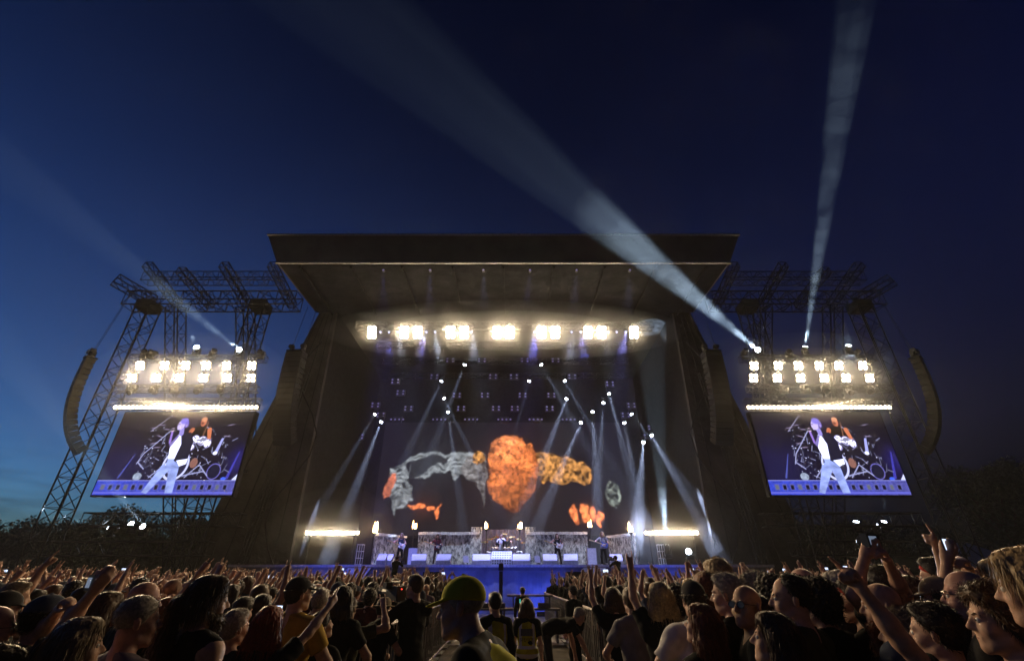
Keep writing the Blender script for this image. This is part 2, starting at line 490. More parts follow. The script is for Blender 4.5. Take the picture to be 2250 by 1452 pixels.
roof_truss = tag(truss(MB(), (-12.6, 34, 20.6), (12.6, 34, 20.6), .6, n=40, rc=.035, rd=.02).obj('lighting_truss', DARKMETAL),
                 'long black truss under the stage roof carrying the bright floodlights', 'truss')
P_ROOF = blinder_mesh(0.74, 1.05, 2, 3, .165)
for i, px in enumerate((817, 888, 918, 990, 1020, 1092, 1120, 1190, 1220, 1292, 1322, 1393)):
    p = W(px, 730, 33.4)
    add_blinder(P_ROOF, p, (R(22), 0, 0), 'square warm floodlight under the stage roof, %s from the left' % ORD[i], 'floodlights under the stage roof', 66, (p.x * 1.2, 4, 0))
P_SIDE = blinder_mesh(0.62, 0.62, 2, 2, .12)
for s, rows in ((-1, ((803, (308, 362, 408, 453, 498, 553)), (830, (290, 344, 394, 447, 499, 551)))),
                (1, ((803, (1657, 1710, 1754, 1800, 1843, 1896)), (830, (1656, 1708, 1759, 1811, 1859, 1911))))):
    side = 'left' if s < 0 else 'right'
    for k, (py, xs) in enumerate(rows):
        for n_, px in enumerate(xs):
            p = W(px, py, 29.6)
            add_blinder(P_SIDE, p, (R(20), 0, 0), 'four-lamp warm floodlight in the %s row of the %s tower, %s from the left' % (('upper', 'lower')[k], side, ORD[n_]),
                        'floodlights of the %s tower, %s row' % (side, ('upper', 'lower')[k]), 60 if s < 0 else 30, (s * 10, 4, 0))
    f = MB()
    truss(f, (s * 27.0, 30.1, 15.75), (s * 17.2, 30.1, 15.75), .45, n=20, rc=.03, rd=.016)
    truss(f, (s * 27.3, 30.1, 13.45), (s * 17.2, 30.1, 13.45), .45, n=20, rc=.03, rd=.016)
    fr = thing('light_frame', 'double truss frame for floodlights hung over the %s video screen' % side, 'truss', (s * 22, 30, 14.5), 'light frames on the towers')
    f.obj('frame', DARKMETAL, fr, (-s * 22, -30, -14.5))
    # lamp bar along the top of the screen
    bar = thing('lamp_bar', 'long bar of small warm lamps along the top of the %s video screen' % side, 'floodlight', (s * 21.6, 29.8, 12.0), 'lamp bars')
    MB().box((0, .12, .0), (9.9, .18, .3)).obj('housing', HOUSING, bar)
    lm = MB().lathe([(.105, 0), (.09, .03), (.04, .045)], (0, 0, 0), (0, -1, 0), 8).mesh('bar_lens', LENS_WARM)
    for i in range(34):
        link('lens', lm, bar, (-4.8 + 9.6 * i / 33, 0, 0))
    truss(MB(), (s * 26.6, 30.2, 12.55), (s * 16.8, 30.2, 12.55), .35, n=24, rc=.025, rd=.014).obj('bar_truss', DARKMETAL, bar, (-s * 21.6, -29.8, -12.0))
    area('bar_lamp', bar, (s * 21.6, 29.6, 12.0), (s * 8, 8, 0), 120 if s < 0 else 55, WARM, 9.6, .2, 70)
    area('bar_spill', bar, (s * 21.6, 29.45, 12.0), (s * 21.6, 4, 12), 16 if s < 0 else 7, WARM, 9.6, .2, 180)
    # floor bars at the wings of the stage
    wb = thing('wing_light_bar', 'low bar of glaring warm lamps on the %s wing of the stage' % side, 'floodlight', (0, 0, 0), 'wing light bars')
    c = W(730 if s < 0 else 1475, 1170, 34.0); wb.location = c
    MB().box((0, .12, 0), (3.7, .18, .32)).obj('housing', HOUSING, wb)
    for i in range(16):
        link('lens', lm, wb, (-1.73 + 3.46 * i / 15, 0, 0))
    for x in (-1.5, 1.5):
        MB().tube((x, .15, -.1), (x, .15, DECK - c.z), .04).obj('stand', DARKMETAL, wb)
    area('bar_lamp', wb, c + Vector((0, -.2, 0)), (c.x * .5, 8, 1.5), 16, WARM, 3.5, .25, 75)
    area('bar_spill', wb, c + Vector((0, -.3, 0)), c + Vector((0, -9, 0)), 9, WARM, 3.5, .25, 180)
    SMOKES.append((c + Vector((-4.2, -1.8, -2.0)), c + Vector((4.2, 1.6, 3.0)), .032, 'smoke added for the glow round the light bar on the %s wing' % side))

# moving heads
HEADS = {}
def head_meshes(lens):
    if lens.name in HEADS: return HEADS[lens.name]
    base = MB().box((0, 0, 0), (.42, .30, .14)).mesh('head_base', HOUSING)
    yoke = MB(); yoke.box((-.23, 0, .22), (.05, .16, .42)); yoke.box((.23, 0, .22), (.05, .16, .42)); yoke.box((0, 0, .08), (.5, .16, .05))
    yoke = yoke.mesh('head_yoke', HOUSING)
    body = MB().lathe([(.12, -.28), (.17, -.24), (.19, -.05), (.16, .05), (.19, .18), (.20, .30), (.185, .31)], (0, 0, 0), (0, 0, -1), 12).mesh('head_body', HOUSING)
    ln = MB().lathe([(.175, .315), (.12, .335), (.04, .345)], (0, 0, 0), (0, 0, -1), 12).mesh('head_lens', lens)
    HEADS[lens.name] = (base, yoke, body, ln)
    return HEADS[lens.name]
HEAD_DARK = mat('dark_lens', (0.02, 0.02, 0.025), 0.1, var=0)
def moving_head(p, aim, label, group, lens=HEAD_DARK, hang=False, power=0, color=COOL, angle=5, scale=1.0, blend=.3, size=.12):
    base, yoke, body, ln = head_meshes(lens)
    t = thing('moving_head_light', label, 'stage light', p, group)
    flip = -1 if hang else 1
    zr = Matrix.Rotation(math.pi if hang else 0, 4, 'X')
    d = Vector(aim) - Vector(p)
    yaw = math.atan2(d.x, -d.y)
    def put(name, me, m):
        o = link(name, me, t); o.matrix_basis = Matrix.Scale(scale, 4) @ m; return o
    Z = Matrix.Rotation(yaw, 4, 'Z')
    put('base', base, Matrix.Translation((0, 0, -flip * .40)))
    put('yoke', yoke, Matrix.Translation((0, 0, -flip * .36)) @ Z @ zr)
    q = d.to_track_quat('-Z', 'Y').to_matrix().to_4x4()
    put('body', body, q)
    put('lens', ln, q)
    if power:
        ld = bpy.data.lights.new('beam_lamp', 'SPOT')
        ld.energy = power; ld.color = color; ld.spot_size = R(angle); ld.spot_blend = blend; ld.shadow_soft_size = size
        o = link('beam_lamp', ld, t); o.matrix_basis = Matrix.Scale(1, 4) @ Matrix.Translation(d.normalized() * (.42 * scale)) @ q
    return t
for q in SMOKES: smoke_box(*q)
# beams over the stage: lamp pixel, pixel the beam passes, depth of the lamp, depth of the target, power, cone
S_BEAMS = [((1023, 797), (950, 985), 39, 37, 1, 7), ((972, 833), (900, 985), 41, 39, 1, 7), ((974, 871), (1033, 991), 43, 41, 1, 6),
           ((984, 901), (997, 1000), 43, 41, 1.3, 6), ((826, 906), (765, 1010), 43, 41, 1, 6), ((839, 923), (782, 1070), 42, 38, 2.2, 7),
           ((1187, 797), (1280, 962), 39, 37, 1.2, 7), ((1164, 833), (1140, 920), 41, 40, .6, 5), ((1239, 833), (1302, 944), 41, 38, 1.2, 6),
           ((1246, 873), (1198, 998), 42, 38, 2, 7), ((1278, 925), (1201, 1106), 42, 37, 2.2, 7.5), ((1302, 901), (1312, 1088), 43, 38, 2.2, 7),
           ((1326, 881), (1318, 1000), 43, 40, 1.8, 6), ((1337, 861), (1390, 1060), 42, 38, 2, 7), ((1371, 925), (1393, 1040), 43, 40, 1.6, 7),
           ((1385, 906), (1500, 1052), 42, 38, 1.6, 6), ((1430, 953), (1490, 1060), 42, 38, 2, 7), ((1414, 968), (1403, 1110), 41, 36, 2.2, 8)]
BP = 11000
for n_, (a, b, y0, y1, pw, an) in enumerate(sorted(S_BEAMS)):
    p, q = W(a[0], a[1], y0), W(b[0], b[1], y1)
    moving_head(p, q, 'small moving head with a pale beam down over the stage, %s from the left' % ORD[n_], 'beam lights lit over the stage', LENS_COOL, True, BP * pw, (0.55, 0.66, 1.0), an * .8, .8)
def big(px, py, y, tx, ty, y1, power, an, label, group=None, hang=False, color=COOL, sc=1.0):
    p, q = W(px, py, y), W(tx, ty, y1)
    return moving_head(p, q, label, group, LENS_COOL, hang, power, color, an, sc)
big(1668, 771, 29.8, 1290, 455, 13, 120000, 4.5, 'moving head on the right tower sending its broad beam across the stage roof')
big(1768, 771, 29.8, 1880, 0, 17, 110000, 6.5, 'moving head in the middle of the right light frame, beam pointing straight up')
big(1864, 768, 29.8, 1890, 300, 20, 4000, 5, 'moving head on the right light frame nearest the outer leg, beam faint')
big(529, 771, 29.8, 300, 590, 17, 36000, 4.2, 'moving head on the left tower sending a beam up over the left crowd')
big(434, 768, 29.8, 405, 690, 26, 3000, 5, 'moving head lit beside the middle of the left light frame, pointing up')
big(318, 1161, 33, 270, 1100, 30, 80000, 6, 'moving head on the ground under the left screen, the biggest and brightest of its row')
big(1882, 1155, 36, 1878, 1090, 35, 10000, 6, 'moving head on the ground under the right screen, leftmost of three')
big(1943, 1155, 36, 1943, 1090, 35, 12000, 6, 'moving head on the ground under the right screen, rightmost of three')
big(1466, 1209, 33, 1440, 900, 36, 20000, 10, 'moving head on the right wing floor throwing a wide pale shaft upward')

# gobo-like unevenness inside the broad beams and smoke puffs drifting through them
for ob in list(bpy.data.objects):
    if ob.type == 'LIGHT' and ob.name.startswith('beam_lamp') and ob.data.energy >= 16000:
        ob.data.use_nodes = True
        n, l = ob.data.node_tree.nodes, ob.data.node_tree.links
        em = next(q for q in n if q.type == 'EMISSION')
        tc = n.new('ShaderNodeTexCoord'); nz = n.new('ShaderNodeTexNoise'); nz.inputs['Scale'].default_value = 55; nz.inputs['Detail'].default_value = 2
        mr = n.new('ShaderNodeMapRange'); mr.inputs['From Min'].default_value = .35; mr.inputs['From Max'].default_value = .65; mr.inputs['To Min'].default_value = .35; mr.inputs['To Max'].default_value = 1.65
        l.new(tc.outputs['Normal'], nz.inputs['Vector']); l.new(nz.outputs['Fac'], mr.inputs['Value']); l.new(mr.outputs['Result'], em.inputs['Strength'])
puff_m = hz.copy(); puff_m.name = 'smoke_puff'; puff_m.node_tree.nodes['Principled Volume'].inputs['Density'].default_value = .0007
def puff(c, r, seed):
    rs = np.random.RandomState(seed)
    bm = bmesh.new(); bmesh.ops.create_icosphere(bm, subdivisions=3, radius=1)
    a = rs.normal(0, 1.6, (5, 3)); ph = rs.uniform(0, 6, 5)
    st = rs.uniform(.7, 1.5, 3)
    for v in bm.verts:
        w = sum(math.sin(a[i] @ np.array(v.co) * 1.7 + ph[i]) for i in range(5)) * .10
        v.co = Vector((v.co.x * st[0], v.co.y * st[1], v.co.z * st[2])) * (r * (1 + w))
    me = bpy.data.meshes.new('smoke'); bm.to_mesh(me); bm.free(); me.materials.append(puff_m)
    tag(link('smoke', me, None, c), 'loose puff of smoke drifting through a beam', 'smoke', kind='stuff')
for (p0, p1, n_, sd) in ((W(1668, 771, 29.8), W(1290, 455, 13), 17, 3), (W(1768, 771, 29.8), W(1880, 0, 17), 16, 5), (W(529, 771, 29.8), W(300, 590, 17), 4, 8)):
    for i in range(n_):
        f = (i + .4) / n_
        c = p0.lerp(p1, f * .95) + Vector((RND.uniform(-.5, .5), RND.uniform(-.6, .6), RND.uniform(-.5, .5)))
        puff(c, .45 + 1.3 * f * RND.uniform(.6, 1.2), sd * 20 + i)
# ------------------------------------------------------------------ video screens: fine grids of coloured lamps
class Pic:
    """a picture worked out on a grid, u to the right and v up, both 0..1"""
    def __init__(self, nx, ny, asp):
        self.nx, self.ny = nx, ny
        u, v = np.meshgrid((np.arange(nx) + .5) / nx, (np.arange(ny) + .5) / ny, indexing='xy')
        self.u, self.v, self.a = u * asp, v, asp
        self.c = np.zeros((ny, nx, 3))
        self.px = 1.0 / ny
    def mix(self, m, col, tex=None):
        m = np.clip(m, 0, 1)[..., None]
        col = np.array(col, float)
        if tex is not None: col = col * tex[..., None]
        self.c = self.c * (1 - m) + col * m
    def cov(self, d): return np.clip(.5 - d / self.px, 0, 1)
    def ell(self, u, v, ru, rv, col, ang=0, tex=None, ring=None):
        x, y = self.u - u, self.v - v
        c, s = math.cos(ang), math.sin(ang)
        x, y = x * c + y * s, -x * s + y * c
        d = (np.sqrt((x / ru) ** 2 + (y / rv) ** 2) - 1) * min(ru, rv)
        if ring: d = np.abs(d) - ring
        self.mix(self.cov(d), col, tex)
    def line(self, pts, w, col, w1=None, tex=None):
        w1 = w if w1 is None else w1
        n = len(pts) - 1
        for i, (a, b) in enumerate(zip(pts[:-1], pts[1:])):
            a, b = np.array(a, float), np.array(b, float); ab = b - a
            t = np.clip(((self.u - a[0]) * ab[0] + (self.v - a[1]) * ab[1]) / (ab @ ab + 1e-9), 0, 1)
            d = np.hypot(self.u - a[0] - t * ab[0], self.v - a[1] - t * ab[1])
            ww = w + (w1 - w) * (i + t) / n
            self.mix(self.cov(d - ww), col, tex)
    def poly(self, pts, col, tex=None, soft=1.0):
        d = np.full(self.u.shape, 9.0); ins = np.zeros(self.u.shape, bool)
        for (x0, y0), (x1, y1) in zip(pts, pts[1:] + pts[:1]):
            ex, ey = x1 - x0, y1 - y0
            t = np.clip(((self.u - x0) * ex + (self.v - y0) * ey) / (ex * ex + ey * ey + 1e-9), 0, 1)
            d = np.minimum(d, np.hypot(self.u - x0 - t * ex, self.v - y0 - t * ey))
            cr = ((y0 > self.v) != (y1 > self.v)) & (self.u < (x1 - x0) * (self.v - y0) / (y1 - y0 + 1e-12) + x0)
            ins ^= cr
        self.mix(np.clip(.5 - np.where(ins, -d, d) / (self.px * soft), 0, 1), col, tex)
    def glow(self, u, v, r, col):
        g = np.exp(-((self.u - u) ** 2 + (self.v - v) ** 2) / (r * r))[..., None]
        self.c = self.c + g * np.array(col)
    def noise(self, f, seed, oct=4, sx=1.0):
        rs = np.random.RandomState(seed); out = np.zeros(self.u.shape); amp = 1; tot = 0
        for o in range(oct):
            n = 64; g = rs.rand(n, n)
            x, y = self.u * f * sx, self.v * f
            i, j = np.floor(x).astype(int), np.floor(y).astype(int); fx, fy = x - i, y - j
            fx, fy = fx * fx * (3 - 2 * fx), fy * fy * (3 - 2 * fy)
            G_ = lambda a, b: g[a % n, b % n]
            out += amp * ((G_(i, j) * (1 - fx) + G_(i + 1, j) * fx) * (1 - fy) + (G_(i, j + 1) * (1 - fx) + G_(i + 1, j + 1) * fx) * fy)
            tot += amp; amp *= .55; f *= 2
        return out / tot
    def mesh(self, name, w, h, strength):
        nx, ny = self.nx, self.ny
        X, Z = np.meshgrid(np.linspace(-w / 2, w / 2, nx + 1), np.linspace(-h / 2, h / 2, ny + 1), indexing='xy')
        vs = np.stack([X, np.zeros_like(X), Z], -1).reshape(-1, 3)
        i, j = np.meshgrid(np.arange(nx), np.arange(ny), indexing='xy')
        b = (j * (nx + 1) + i).reshape(-1)
        fs = np.stack([b, b + 1, b + nx + 2, b + nx + 1], -1)
        me = bpy.data.meshes.new(name)
        me.vertices.add(len(vs)); me.vertices.foreach_set('co', vs.astype(np.float32).ravel())
        me.loops.add(len(fs) * 4); me.loops.foreach_set('vertex_index', fs.astype(np.int32).ravel())
        me.polygons.add(len(fs)); me.polygons.foreach_set('loop_start', np.arange(0, len(fs) * 4, 4, dtype=np.int32))
        me.polygons.foreach_set('loop_total', np.full(len(fs), 4, np.int32))
        at = me.color_attributes.new('picture', 'FLOAT_COLOR', 'CORNER')
        rgba = np.ones((len(fs), 4, 4), np.float32); rgba[..., :3] = np.clip(self.c, 0, 6).reshape(-1, 1, 3)
        at.data.foreach_set('color', rgba.ravel())
        me.update(); me.validate()
        m = bpy.data.materials.new(name); m.use_nodes = True
        n, l = m.node_tree.nodes, m.node_tree.links
        p = n['Principled BSDF']; p.inputs['Base Color'].default_value = (.01, .01, .01, 1); p.inputs['Roughness'].default_value = .5
        a = n.new('ShaderNodeVertexColor'); a.layer_name = 'picture'
        l.new(a.outputs['Color'], p.inputs['Emission Color']); p.inputs['Emission Strength'].default_value = strength
        m.cycles.emission_sampling = 'NONE'
        me.materials.append(m)
        return me

EXPK = 1 / 11.3           # the exposure of this dusk picture is 3.5 stops up
A = 16 / 9
s = Pic(300, 170, A)
def U(u, v): return (u * A, v)
nz = s.noise(9, 3, 4, .5); n2 = s.noise(40, 8, 3)
s.c[:] = (np.array((.012, .008, .03))[None, None] * (.4 + 1.2 * nz[..., None]))
s.glow(*U(.12, .25), .35, np.array((.012, .012, .07))); s.glow(*U(1.0, .4), .16, np.array((.03, .025, .18))); s.glow(*U(.55, .95), .15, (.03, .008, .03))
for k in range(14): s.line([U(.03 + k * .025, .17), U(.05 + k * .028, .55)], .006, (.05, .045, .10), .002)
s.line([U(.14, .2), U(.20, .48)], .012, (.14, .16, .5), .004)
s.line([U(.93, .2), U(.97, .5)], .02, (.10, .09, .5), .008)
rr = random.Random(5)
for k in range(75):
    u = rr.uniform(.24, .9); v = rr.uniform(.2, .66); L = rr.uniform(.02, .1); a_ = rr.choice((1.2, 1.5, 1.8, .5, -.4, 2.3))
    p = U(u, v); q = (p[0] + L * math.cos(a_), p[1] + L * math.sin(a_)); g = rr.uniform(.12, .55)
    s.line([p, q], .0035, (g, g, g * 1.45))
for k in range(90):
    p = U(rr.uniform(.24, .9), rr.uniform(.2, .84)); g = rr.uniform(.3, 1.3); s.ell(p[0], p[1], .006, .006, (g, g, g * 1.3))
for k in range(9):
    p = U(rr.choice((.28, .32, .36, .70, .76, .82, .86)) + rr.uniform(-.02, .02), rr.uniform(.55, .85)); s.ell(p[0], p[1], .05, .007, (.35, .28, .40), rr.uniform(-.3, .3))
s.line([U(.25, .76), U(.36, .95)], .005, (.5, .45, .6)); s.ell(*U(.37, .96), .008, .012, (.6, .5, .7))
# drummer behind his drums
s.poly([U(.55, .66), U(.56, .80), U(.62, .83), U(.68, .80), U(.70, .66)], (.02, .012, .012))
s.line([U(.565, .78), U(.525, .66)], .028, (.75, .26, .13), .02); s.line([U(.695, .78), U(.715, .64)], .03, (.85, .30, .15), .02)
s.ell(*U(.632, .88), .040, .056, (.80, .28, .16)); s.ell(*U(.632, .915), .040, .030, (.95, .45, .25)); s.ell(*U(.625, .865), .022, .016, (.25, .06, .04)); s.line([U(.655, .66), U(.67, .88)], .005, (.55, .25, .15))
for (u, v, ru, rv) in ((.555, .63, .06, .06), (.61, .66, .05, .05), (.665, .64, .06, .055), (.71, .61, .045, .05), (.58, .56, .07, .045)):
    s.ell(*U(u, v), ru, rv, (1.1, 1.05, 1.35), 0, .35 + 1.1 * (n2 > .5)); s.ell(*U(u, v), ru, rv, (.5, .45, .75), 0, None, .004)
s.ell(*U(.55, .50), .085, .045, (.32, .22, .32)); s.ell(*U(.655, .37), .05, .06, (.40, .20, .16))
s.ell(*U(.525, .35), .17, .18, (.05, .045, .10)); s.ell(*U(.525, .35), .16, .175, (.85, .85, 1.2), 0, None, .013)
s.ell(*U(.82, .27), .09, .095, (.02, .02, .06)); s.ell(*U(.82, .27), .085, .09, (.25, .22, .6), 0, None, .006)
for p, q in (((.36, .2), (.44, .34)), ((.44, .34), (.50, .24)), ((.62, .2), (.70, .35)), ((.70, .35), (.78, .22)), ((.24, .38), (.30, .30)), ((.60, .22), (.74, .27))): s.line([U(*p), U(*q)], .007, (.5, .5, .75))
s.line([U(.795, .50), U(.815, .66)], .022, (.55, .55, .95), .016); s.ell(*U(.79, .49), .03, .022, (1.2, 1.2, 1.6))
s.ell(*U(.275, .21), .055, .045, (.45, .5, .6), 0, .6 + .8 * n2); s.ell(*U(.905, .185), .035, .02, (.12, .22, .95)); s.poly([U(.965, .17), U(1, .17), U(1, .24)], (.9, .9, 1.2))
# low wall of lit panels in front
s.poly([U(0, 0), U(1, 0), U(1, .165), U(.0, .165)], (.13, .13, .42), .6 + .8 * n2)
gl = np.clip((s.u / A - .05) * .9, 0, 1)[..., None]
s.c = np.where((s.v < .165)[..., None], s.c * (1 - gl) * np.array((.6, .9, 1.6)) + s.c * gl * np.array((1.3, 1.2, 1.0)), s.c)
s.line([U(0, .165), U(1, .165)], .005, (.35, .35, .75)); s.line([U(0, .025), U(1, .025)], .010, (.22, .22, .75))
for k in range(17):
    u = .055 + k * .055
    s.poly([U(u - .017, .055), U(u + .017, .055), U(u + .017, .125), U(u - .017, .125)], (.20, .20, .5))
    s.poly([U(u - .011, .062), U(u + .011, .062), U(u + .011, .112), U(u - .011, .112)], (.22, .23, .26) if k % 3 == 0 else (.015, .012, .03))
# singer in the foreground
s.line([U(.405, .775), U(.30, .56), U(.26, .48), U(.235, .36)], .006, (.55, .55, .8))
s.poly([U(.455, .38), U(.425, .34), U(.345, .03), U(.385, .012), U(.49, .28), U(.515, .02), U(.57, .02), U(.555, .36), U(.55, .44), U(.455, .44)], (.48, .56, .98), .55 + .9 * s.noise(22, 4, 3, .4))
s.poly([U(.455, .42), U(.55, .42), U(.54, .62), U(.49, .74), U(.455, .70), U(.44, .55)], (1.5, 1.45, 1.9))
s.poly([U(.485, .74), U(.56, .75), U(.60, .64), U(.60, .40), U(.545, .36), U(.50, .40), U(.515, .6)], (.018, .018, .05), .6 + n2)
s.poly([U(.555, .33), U(.60, .36), U(.60, .42), U(.52, .40)], (1.5, 1.5, 1.9))
s.line([U(.455, .70), U(.425, .60), U(.432, .74)], .020, (.03, .025, .07), .022)
s.line([U(.425, .62), U(.415, .76)], .014, (.45, .28, .75)); s.ell(*U(.415, .78), .032, .024, (.85, .62, .75)); s.line([U(.395, .78), U(.43, .785)], .012, (.08, .08, .1))
s.line([U(.49, .73), U(.483, .79)], .03, (.45, .38, .8))
s.ell(*U(.468, .845), .050, .068, (.82, .68, 1.0), -.25); s.ell(*U(.482, .895), .052, .040, (.35, .28, .85)); s.ell(*U(.508, .85), .024, .045, (.28, .22, .7)); s.line([U(.44, .85), U(.455, .853)], .006, (.25, .15, .4)); s.ell(*U(.508, .835), .010, .016, (.7, .5, .75))
s.poly([U(.425, .60), U(.47, .72), U(.48, .70), U(.44, .56)], (.35, .28, .6))
s.c = np.power(np.clip(s.c, 0, 3), 1.22) * np.array((.92, .97, 1.08))
side_mesh = s.mesh('side_picture', 8.75, 5.3, EXPK * 1.0)
for sd in (-1, 1):
    sc_ = thing('video_screen', 'big hanging video screen on the %s tower, showing a singer before a drum kit' % ('left' if sd < 0 else 'right'), 'video screen', (sd * 21.25, 29.9, 8.98), 'side video screens')
    link('picture', side_mesh, sc_)
    fb = MB(); fb.box((0, .24, 0), (8.95, .4, 5.5)); fb.obj('cabinet', BLACK, sc_)
    for q in (-3.8, 3.8):
        MB().tube((q, .2, 2.7), (q, .2, 3.7), .03).obj('hanger', DARKMETAL, sc_)

# the wide backdrop screen: a plain glowing rock with grey drapery and embers
b = Pic(440, 190, 26 / 11.2)
AB = 26 / 11.2
def BU(px, py):   # photograph pixel to picture
    p = W(px, py, 48.0); return ((p.x + 13) / 11.2, (p.z - 5.3) / 11.2)
nb = b.noise(14, 2, 5); nf = b.noise(45, 6, 3); st = b.noise(30, 9, 4, .22)
b.c[:] = np.array((.004, .003, .006))
wu, wv = b.noise(10, 51, 4) - .5, b.noise(10, 77, 4) - .5
b.u, b.v = b.u + .10 * wu, b.v + .10 * wv     # ragged outlines
def P_(*pts): return [BU(*p) for p in pts]
grey = (.34, .37, .40)
tx = np.clip((b.noise(60, 12, 4, .35) - .25) * 1.9, .05, 1.3) * (.35 + nb)
b.poly(P_((850, 1085), (862, 1030), (905, 1000), (990, 993), (1062, 996), (1068, 1012), (1030, 1022), (1000, 1060), (985, 1035), (930, 1052), (905, 1048), (890, 1020), (905, 1012), (895, 1060), (910, 1090), (880, 1120), (872, 1130), (862, 1110)), grey, tx)
b.poly(P_((905, 1015), (960, 1003), (985, 1000), (950, 1030), (920, 1045), (900, 1050)), (.012, .012, .016))
b.poly(P_((1005, 1030), (1035, 1000), (1066, 1000), (1070, 1050), (1062, 1120), (1055, 1080), (1040, 1060)), (.26, .25, .26), tx)
b.ell(*BU(858, 1066), .038, .13, (.55, .15, .08), -.3, np.clip(nb * 2 - .3, .1, 1.5))
for (px, py, r) in ((1215, 1030, .42), (1245, 1030, .36), (1275, 1040, .30), (1190, 1010, .22), (1050, 1008, .20), (1165, 1045, .25)):
    u, v = BU(px, py); b.ell(u, v, r * .35, r * .30, (.55, .24, .06), rr.uniform(-1, 1), np.clip(nf * 2.6 - .75, .03, 1.6))
b.poly(P_((1340, 1055), (1360, 1062), (1372, 1100), (1366, 1122), (1345, 1110), (1335, 1085)), (.20, .23, .20), np.clip((nf - .42) * 5, 0, 1.4))
# cracked glowing rock, an uneven oval
u0, v0 = BU(1128, 1032)
ang = np.arctan2(b.v - v0, b.u - u0)
rad = np.hypot((b.u - u0) / .245, (b.v - v0) / .345)
egg = 1 + .05 * np.sin(3 * ang + 1) + .04 * np.sin(5 * ang + 2) + .10 * (nb - .5)
lit = np.clip(.55 + .55 * (b.v - v0) / .3 - .35 * (b.u - u0) / .25, .25, 1.5)
crack = np.minimum(np.abs(b.noise(13, 21, 4) - .5) * 22, np.abs(b.noise(30, 33, 4, .5) - .5) * 14 + .25)
rock = np.stack([(1.15 * (.25 + st)), (.34 * (.15 + st)), (.08 * (.2 + st))], -1) * (np.clip(crack, .08, 1)[..., None])
rock += np.clip(lit - .75, 0, 1)[..., None] * np.array((.26, .15, .09)) * np.clip(crack, .2, 1)[..., None]
rock *= (.25 + 1.2 * b.noise(5, 91, 3))[..., None] * np.clip(1.1 + 1.2 * (b.v - v0) - .9 * (b.u - u0), .35, 1.5)[..., None]
rock *= (.35 + 1.1 * nb)[..., None] * np.clip(1.25 - rad * rad * .75, .15, 1.2)[..., None] * (.55 + .9 * nf)[..., None]
mk = np.clip((egg - rad) / .03, 0, 1)[..., None]
b.c = b.c * (1 - mk) + rock * mk
# embers low on both sides
for (px, py, w_, h_) in ((905, 1112, 26, 10), (925, 1108, 26, 12), (950, 1112, 22, 12), (965, 1125, 10, 34), (1262, 1128, 12, 44), (1283, 1128, 12, 46), (1302, 1132, 12, 42), (1320, 1138, 11, 34)):
    u, v = BU(px, py); q = BU(px + w_ / 2, py - h_ / 2)
    b.ell(u, v, abs(q[0] - u), abs(q[1] - v), (1.05, .26, .08), .12 * (px > 1100), np.clip(nf * 2.2 - .2, .1, 1.6))
for _ in range(2):
    q = np.pad(b.c, ((1, 1), (1, 1), (0, 0)), mode='edge')
    b.c = (q[:-2, 1:-1] + q[2:, 1:-1] + q[1:-1, :-2] + q[1:-1, 2:] + 2 * b.c) / 6
b.c *= (.55 + .9 * b.noise(70, 31, 2))[..., None]
for (px, py, r, cc) in ((1128, 1035, .5, (.05, .018, .006)), (930, 1112, .2, (.04, .01, .004)), (1290, 1130, .2, (.04, .01, .004)), (950, 1020, .4, (.010, .012, .014))):
    b.glow(*BU(px, py), r * .5, np.array(cc))
bs = thing('backdrop_screen', 'wide video wall at the back of the stage glowing with an orange shape', 'video screen', (0, 48, 10.9))
link('picture', b.mesh('backdrop_picture', 26, 11.2, EXPK * 1.5), bs)
MB().box((0, .3, 0), (26.4, .5, 11.6)).obj('cabinet', BLACK, bs)
MB().box((0, .5, -6.75), (26.4, .6, 3.3)).obj('base', BLACK, bs)

# ------------------------------------------------------------------ loudspeakers
SPK = mat('speaker_paint', (.009, .009, .009), .75, var=.2)
GRL = mat('speaker_grille', (.012, .012, .013), .6, .0, var=.3, scale=60)
def line_array(p, n, w, hh, d, curve, label, group, yaw=0):
    t = thing('line_array', label, 'loudspeaker', p, group, (0, 0, yaw))
    z, y, a = 0, 0, 0
    cab = MB().hexa([(-w / 2, 0, -hh / 2), (w / 2, 0, -hh / 2), (w / 2, d, -hh * .36), (-w / 2, d, -hh * .36), (-w / 2, 0, hh / 2), (w / 2, 0, hh / 2), (w / 2, d, hh * .36), (-w / 2, d, hh * .36)]).mesh('cabinet', SPK)
    gr = MB().box((0, -.012, 0), (w * .94, .02, hh * .88)).mesh('grille', GRL)
    for i in range(n):
        a += R(curve) * (i / n) * 2
        o = link('cabinet', cab, t, (0, y, z), (a, 0, 0)); link('grille', gr, o)
        y += math.sin(a) * hh * 1.03; z -= math.cos(a) * hh * 1.03
    fr = MB(); fr.box((0, d * .5, hh * .72), (w * .9, d * 1.3, .12))
    fr.obj('flying_frame', DARKMETAL, t)
    for sx in (-.35, .35):
        mo = MB().lathe([(.12, 0), (.17, .06), (.17, .35), (.10, .42)], (sx * w, d * .5, hh * .9), (0, 0, 1), 10); mo.box((sx * w, d * .5 - .12, hh * .9 + .42), (.34, .34, .26)); mo.obj('hoist', HOUSING, t)
        MB().tube((sx * w, d * .5, hh * .9 + .5), (sx * w * .9, d * .5 + .6, 22.3 - p[2]), .018, n=4).obj('chain', DARKMETAL, t)
    return t
line_array(Vector((-29.9, 29.6, 15.4)), 17, .66, .40, .55, 3.2, 'curved black loudspeaker array hanging outside the left tower', 'hanging loudspeaker columns', -.55)
line_array(Vector((29.9, 29.6, 15.4)), 17, .66, .40, .55, 3.2, 'curved black loudspeaker array hanging outside the right tower', 'hanging loudspeaker columns', .55)
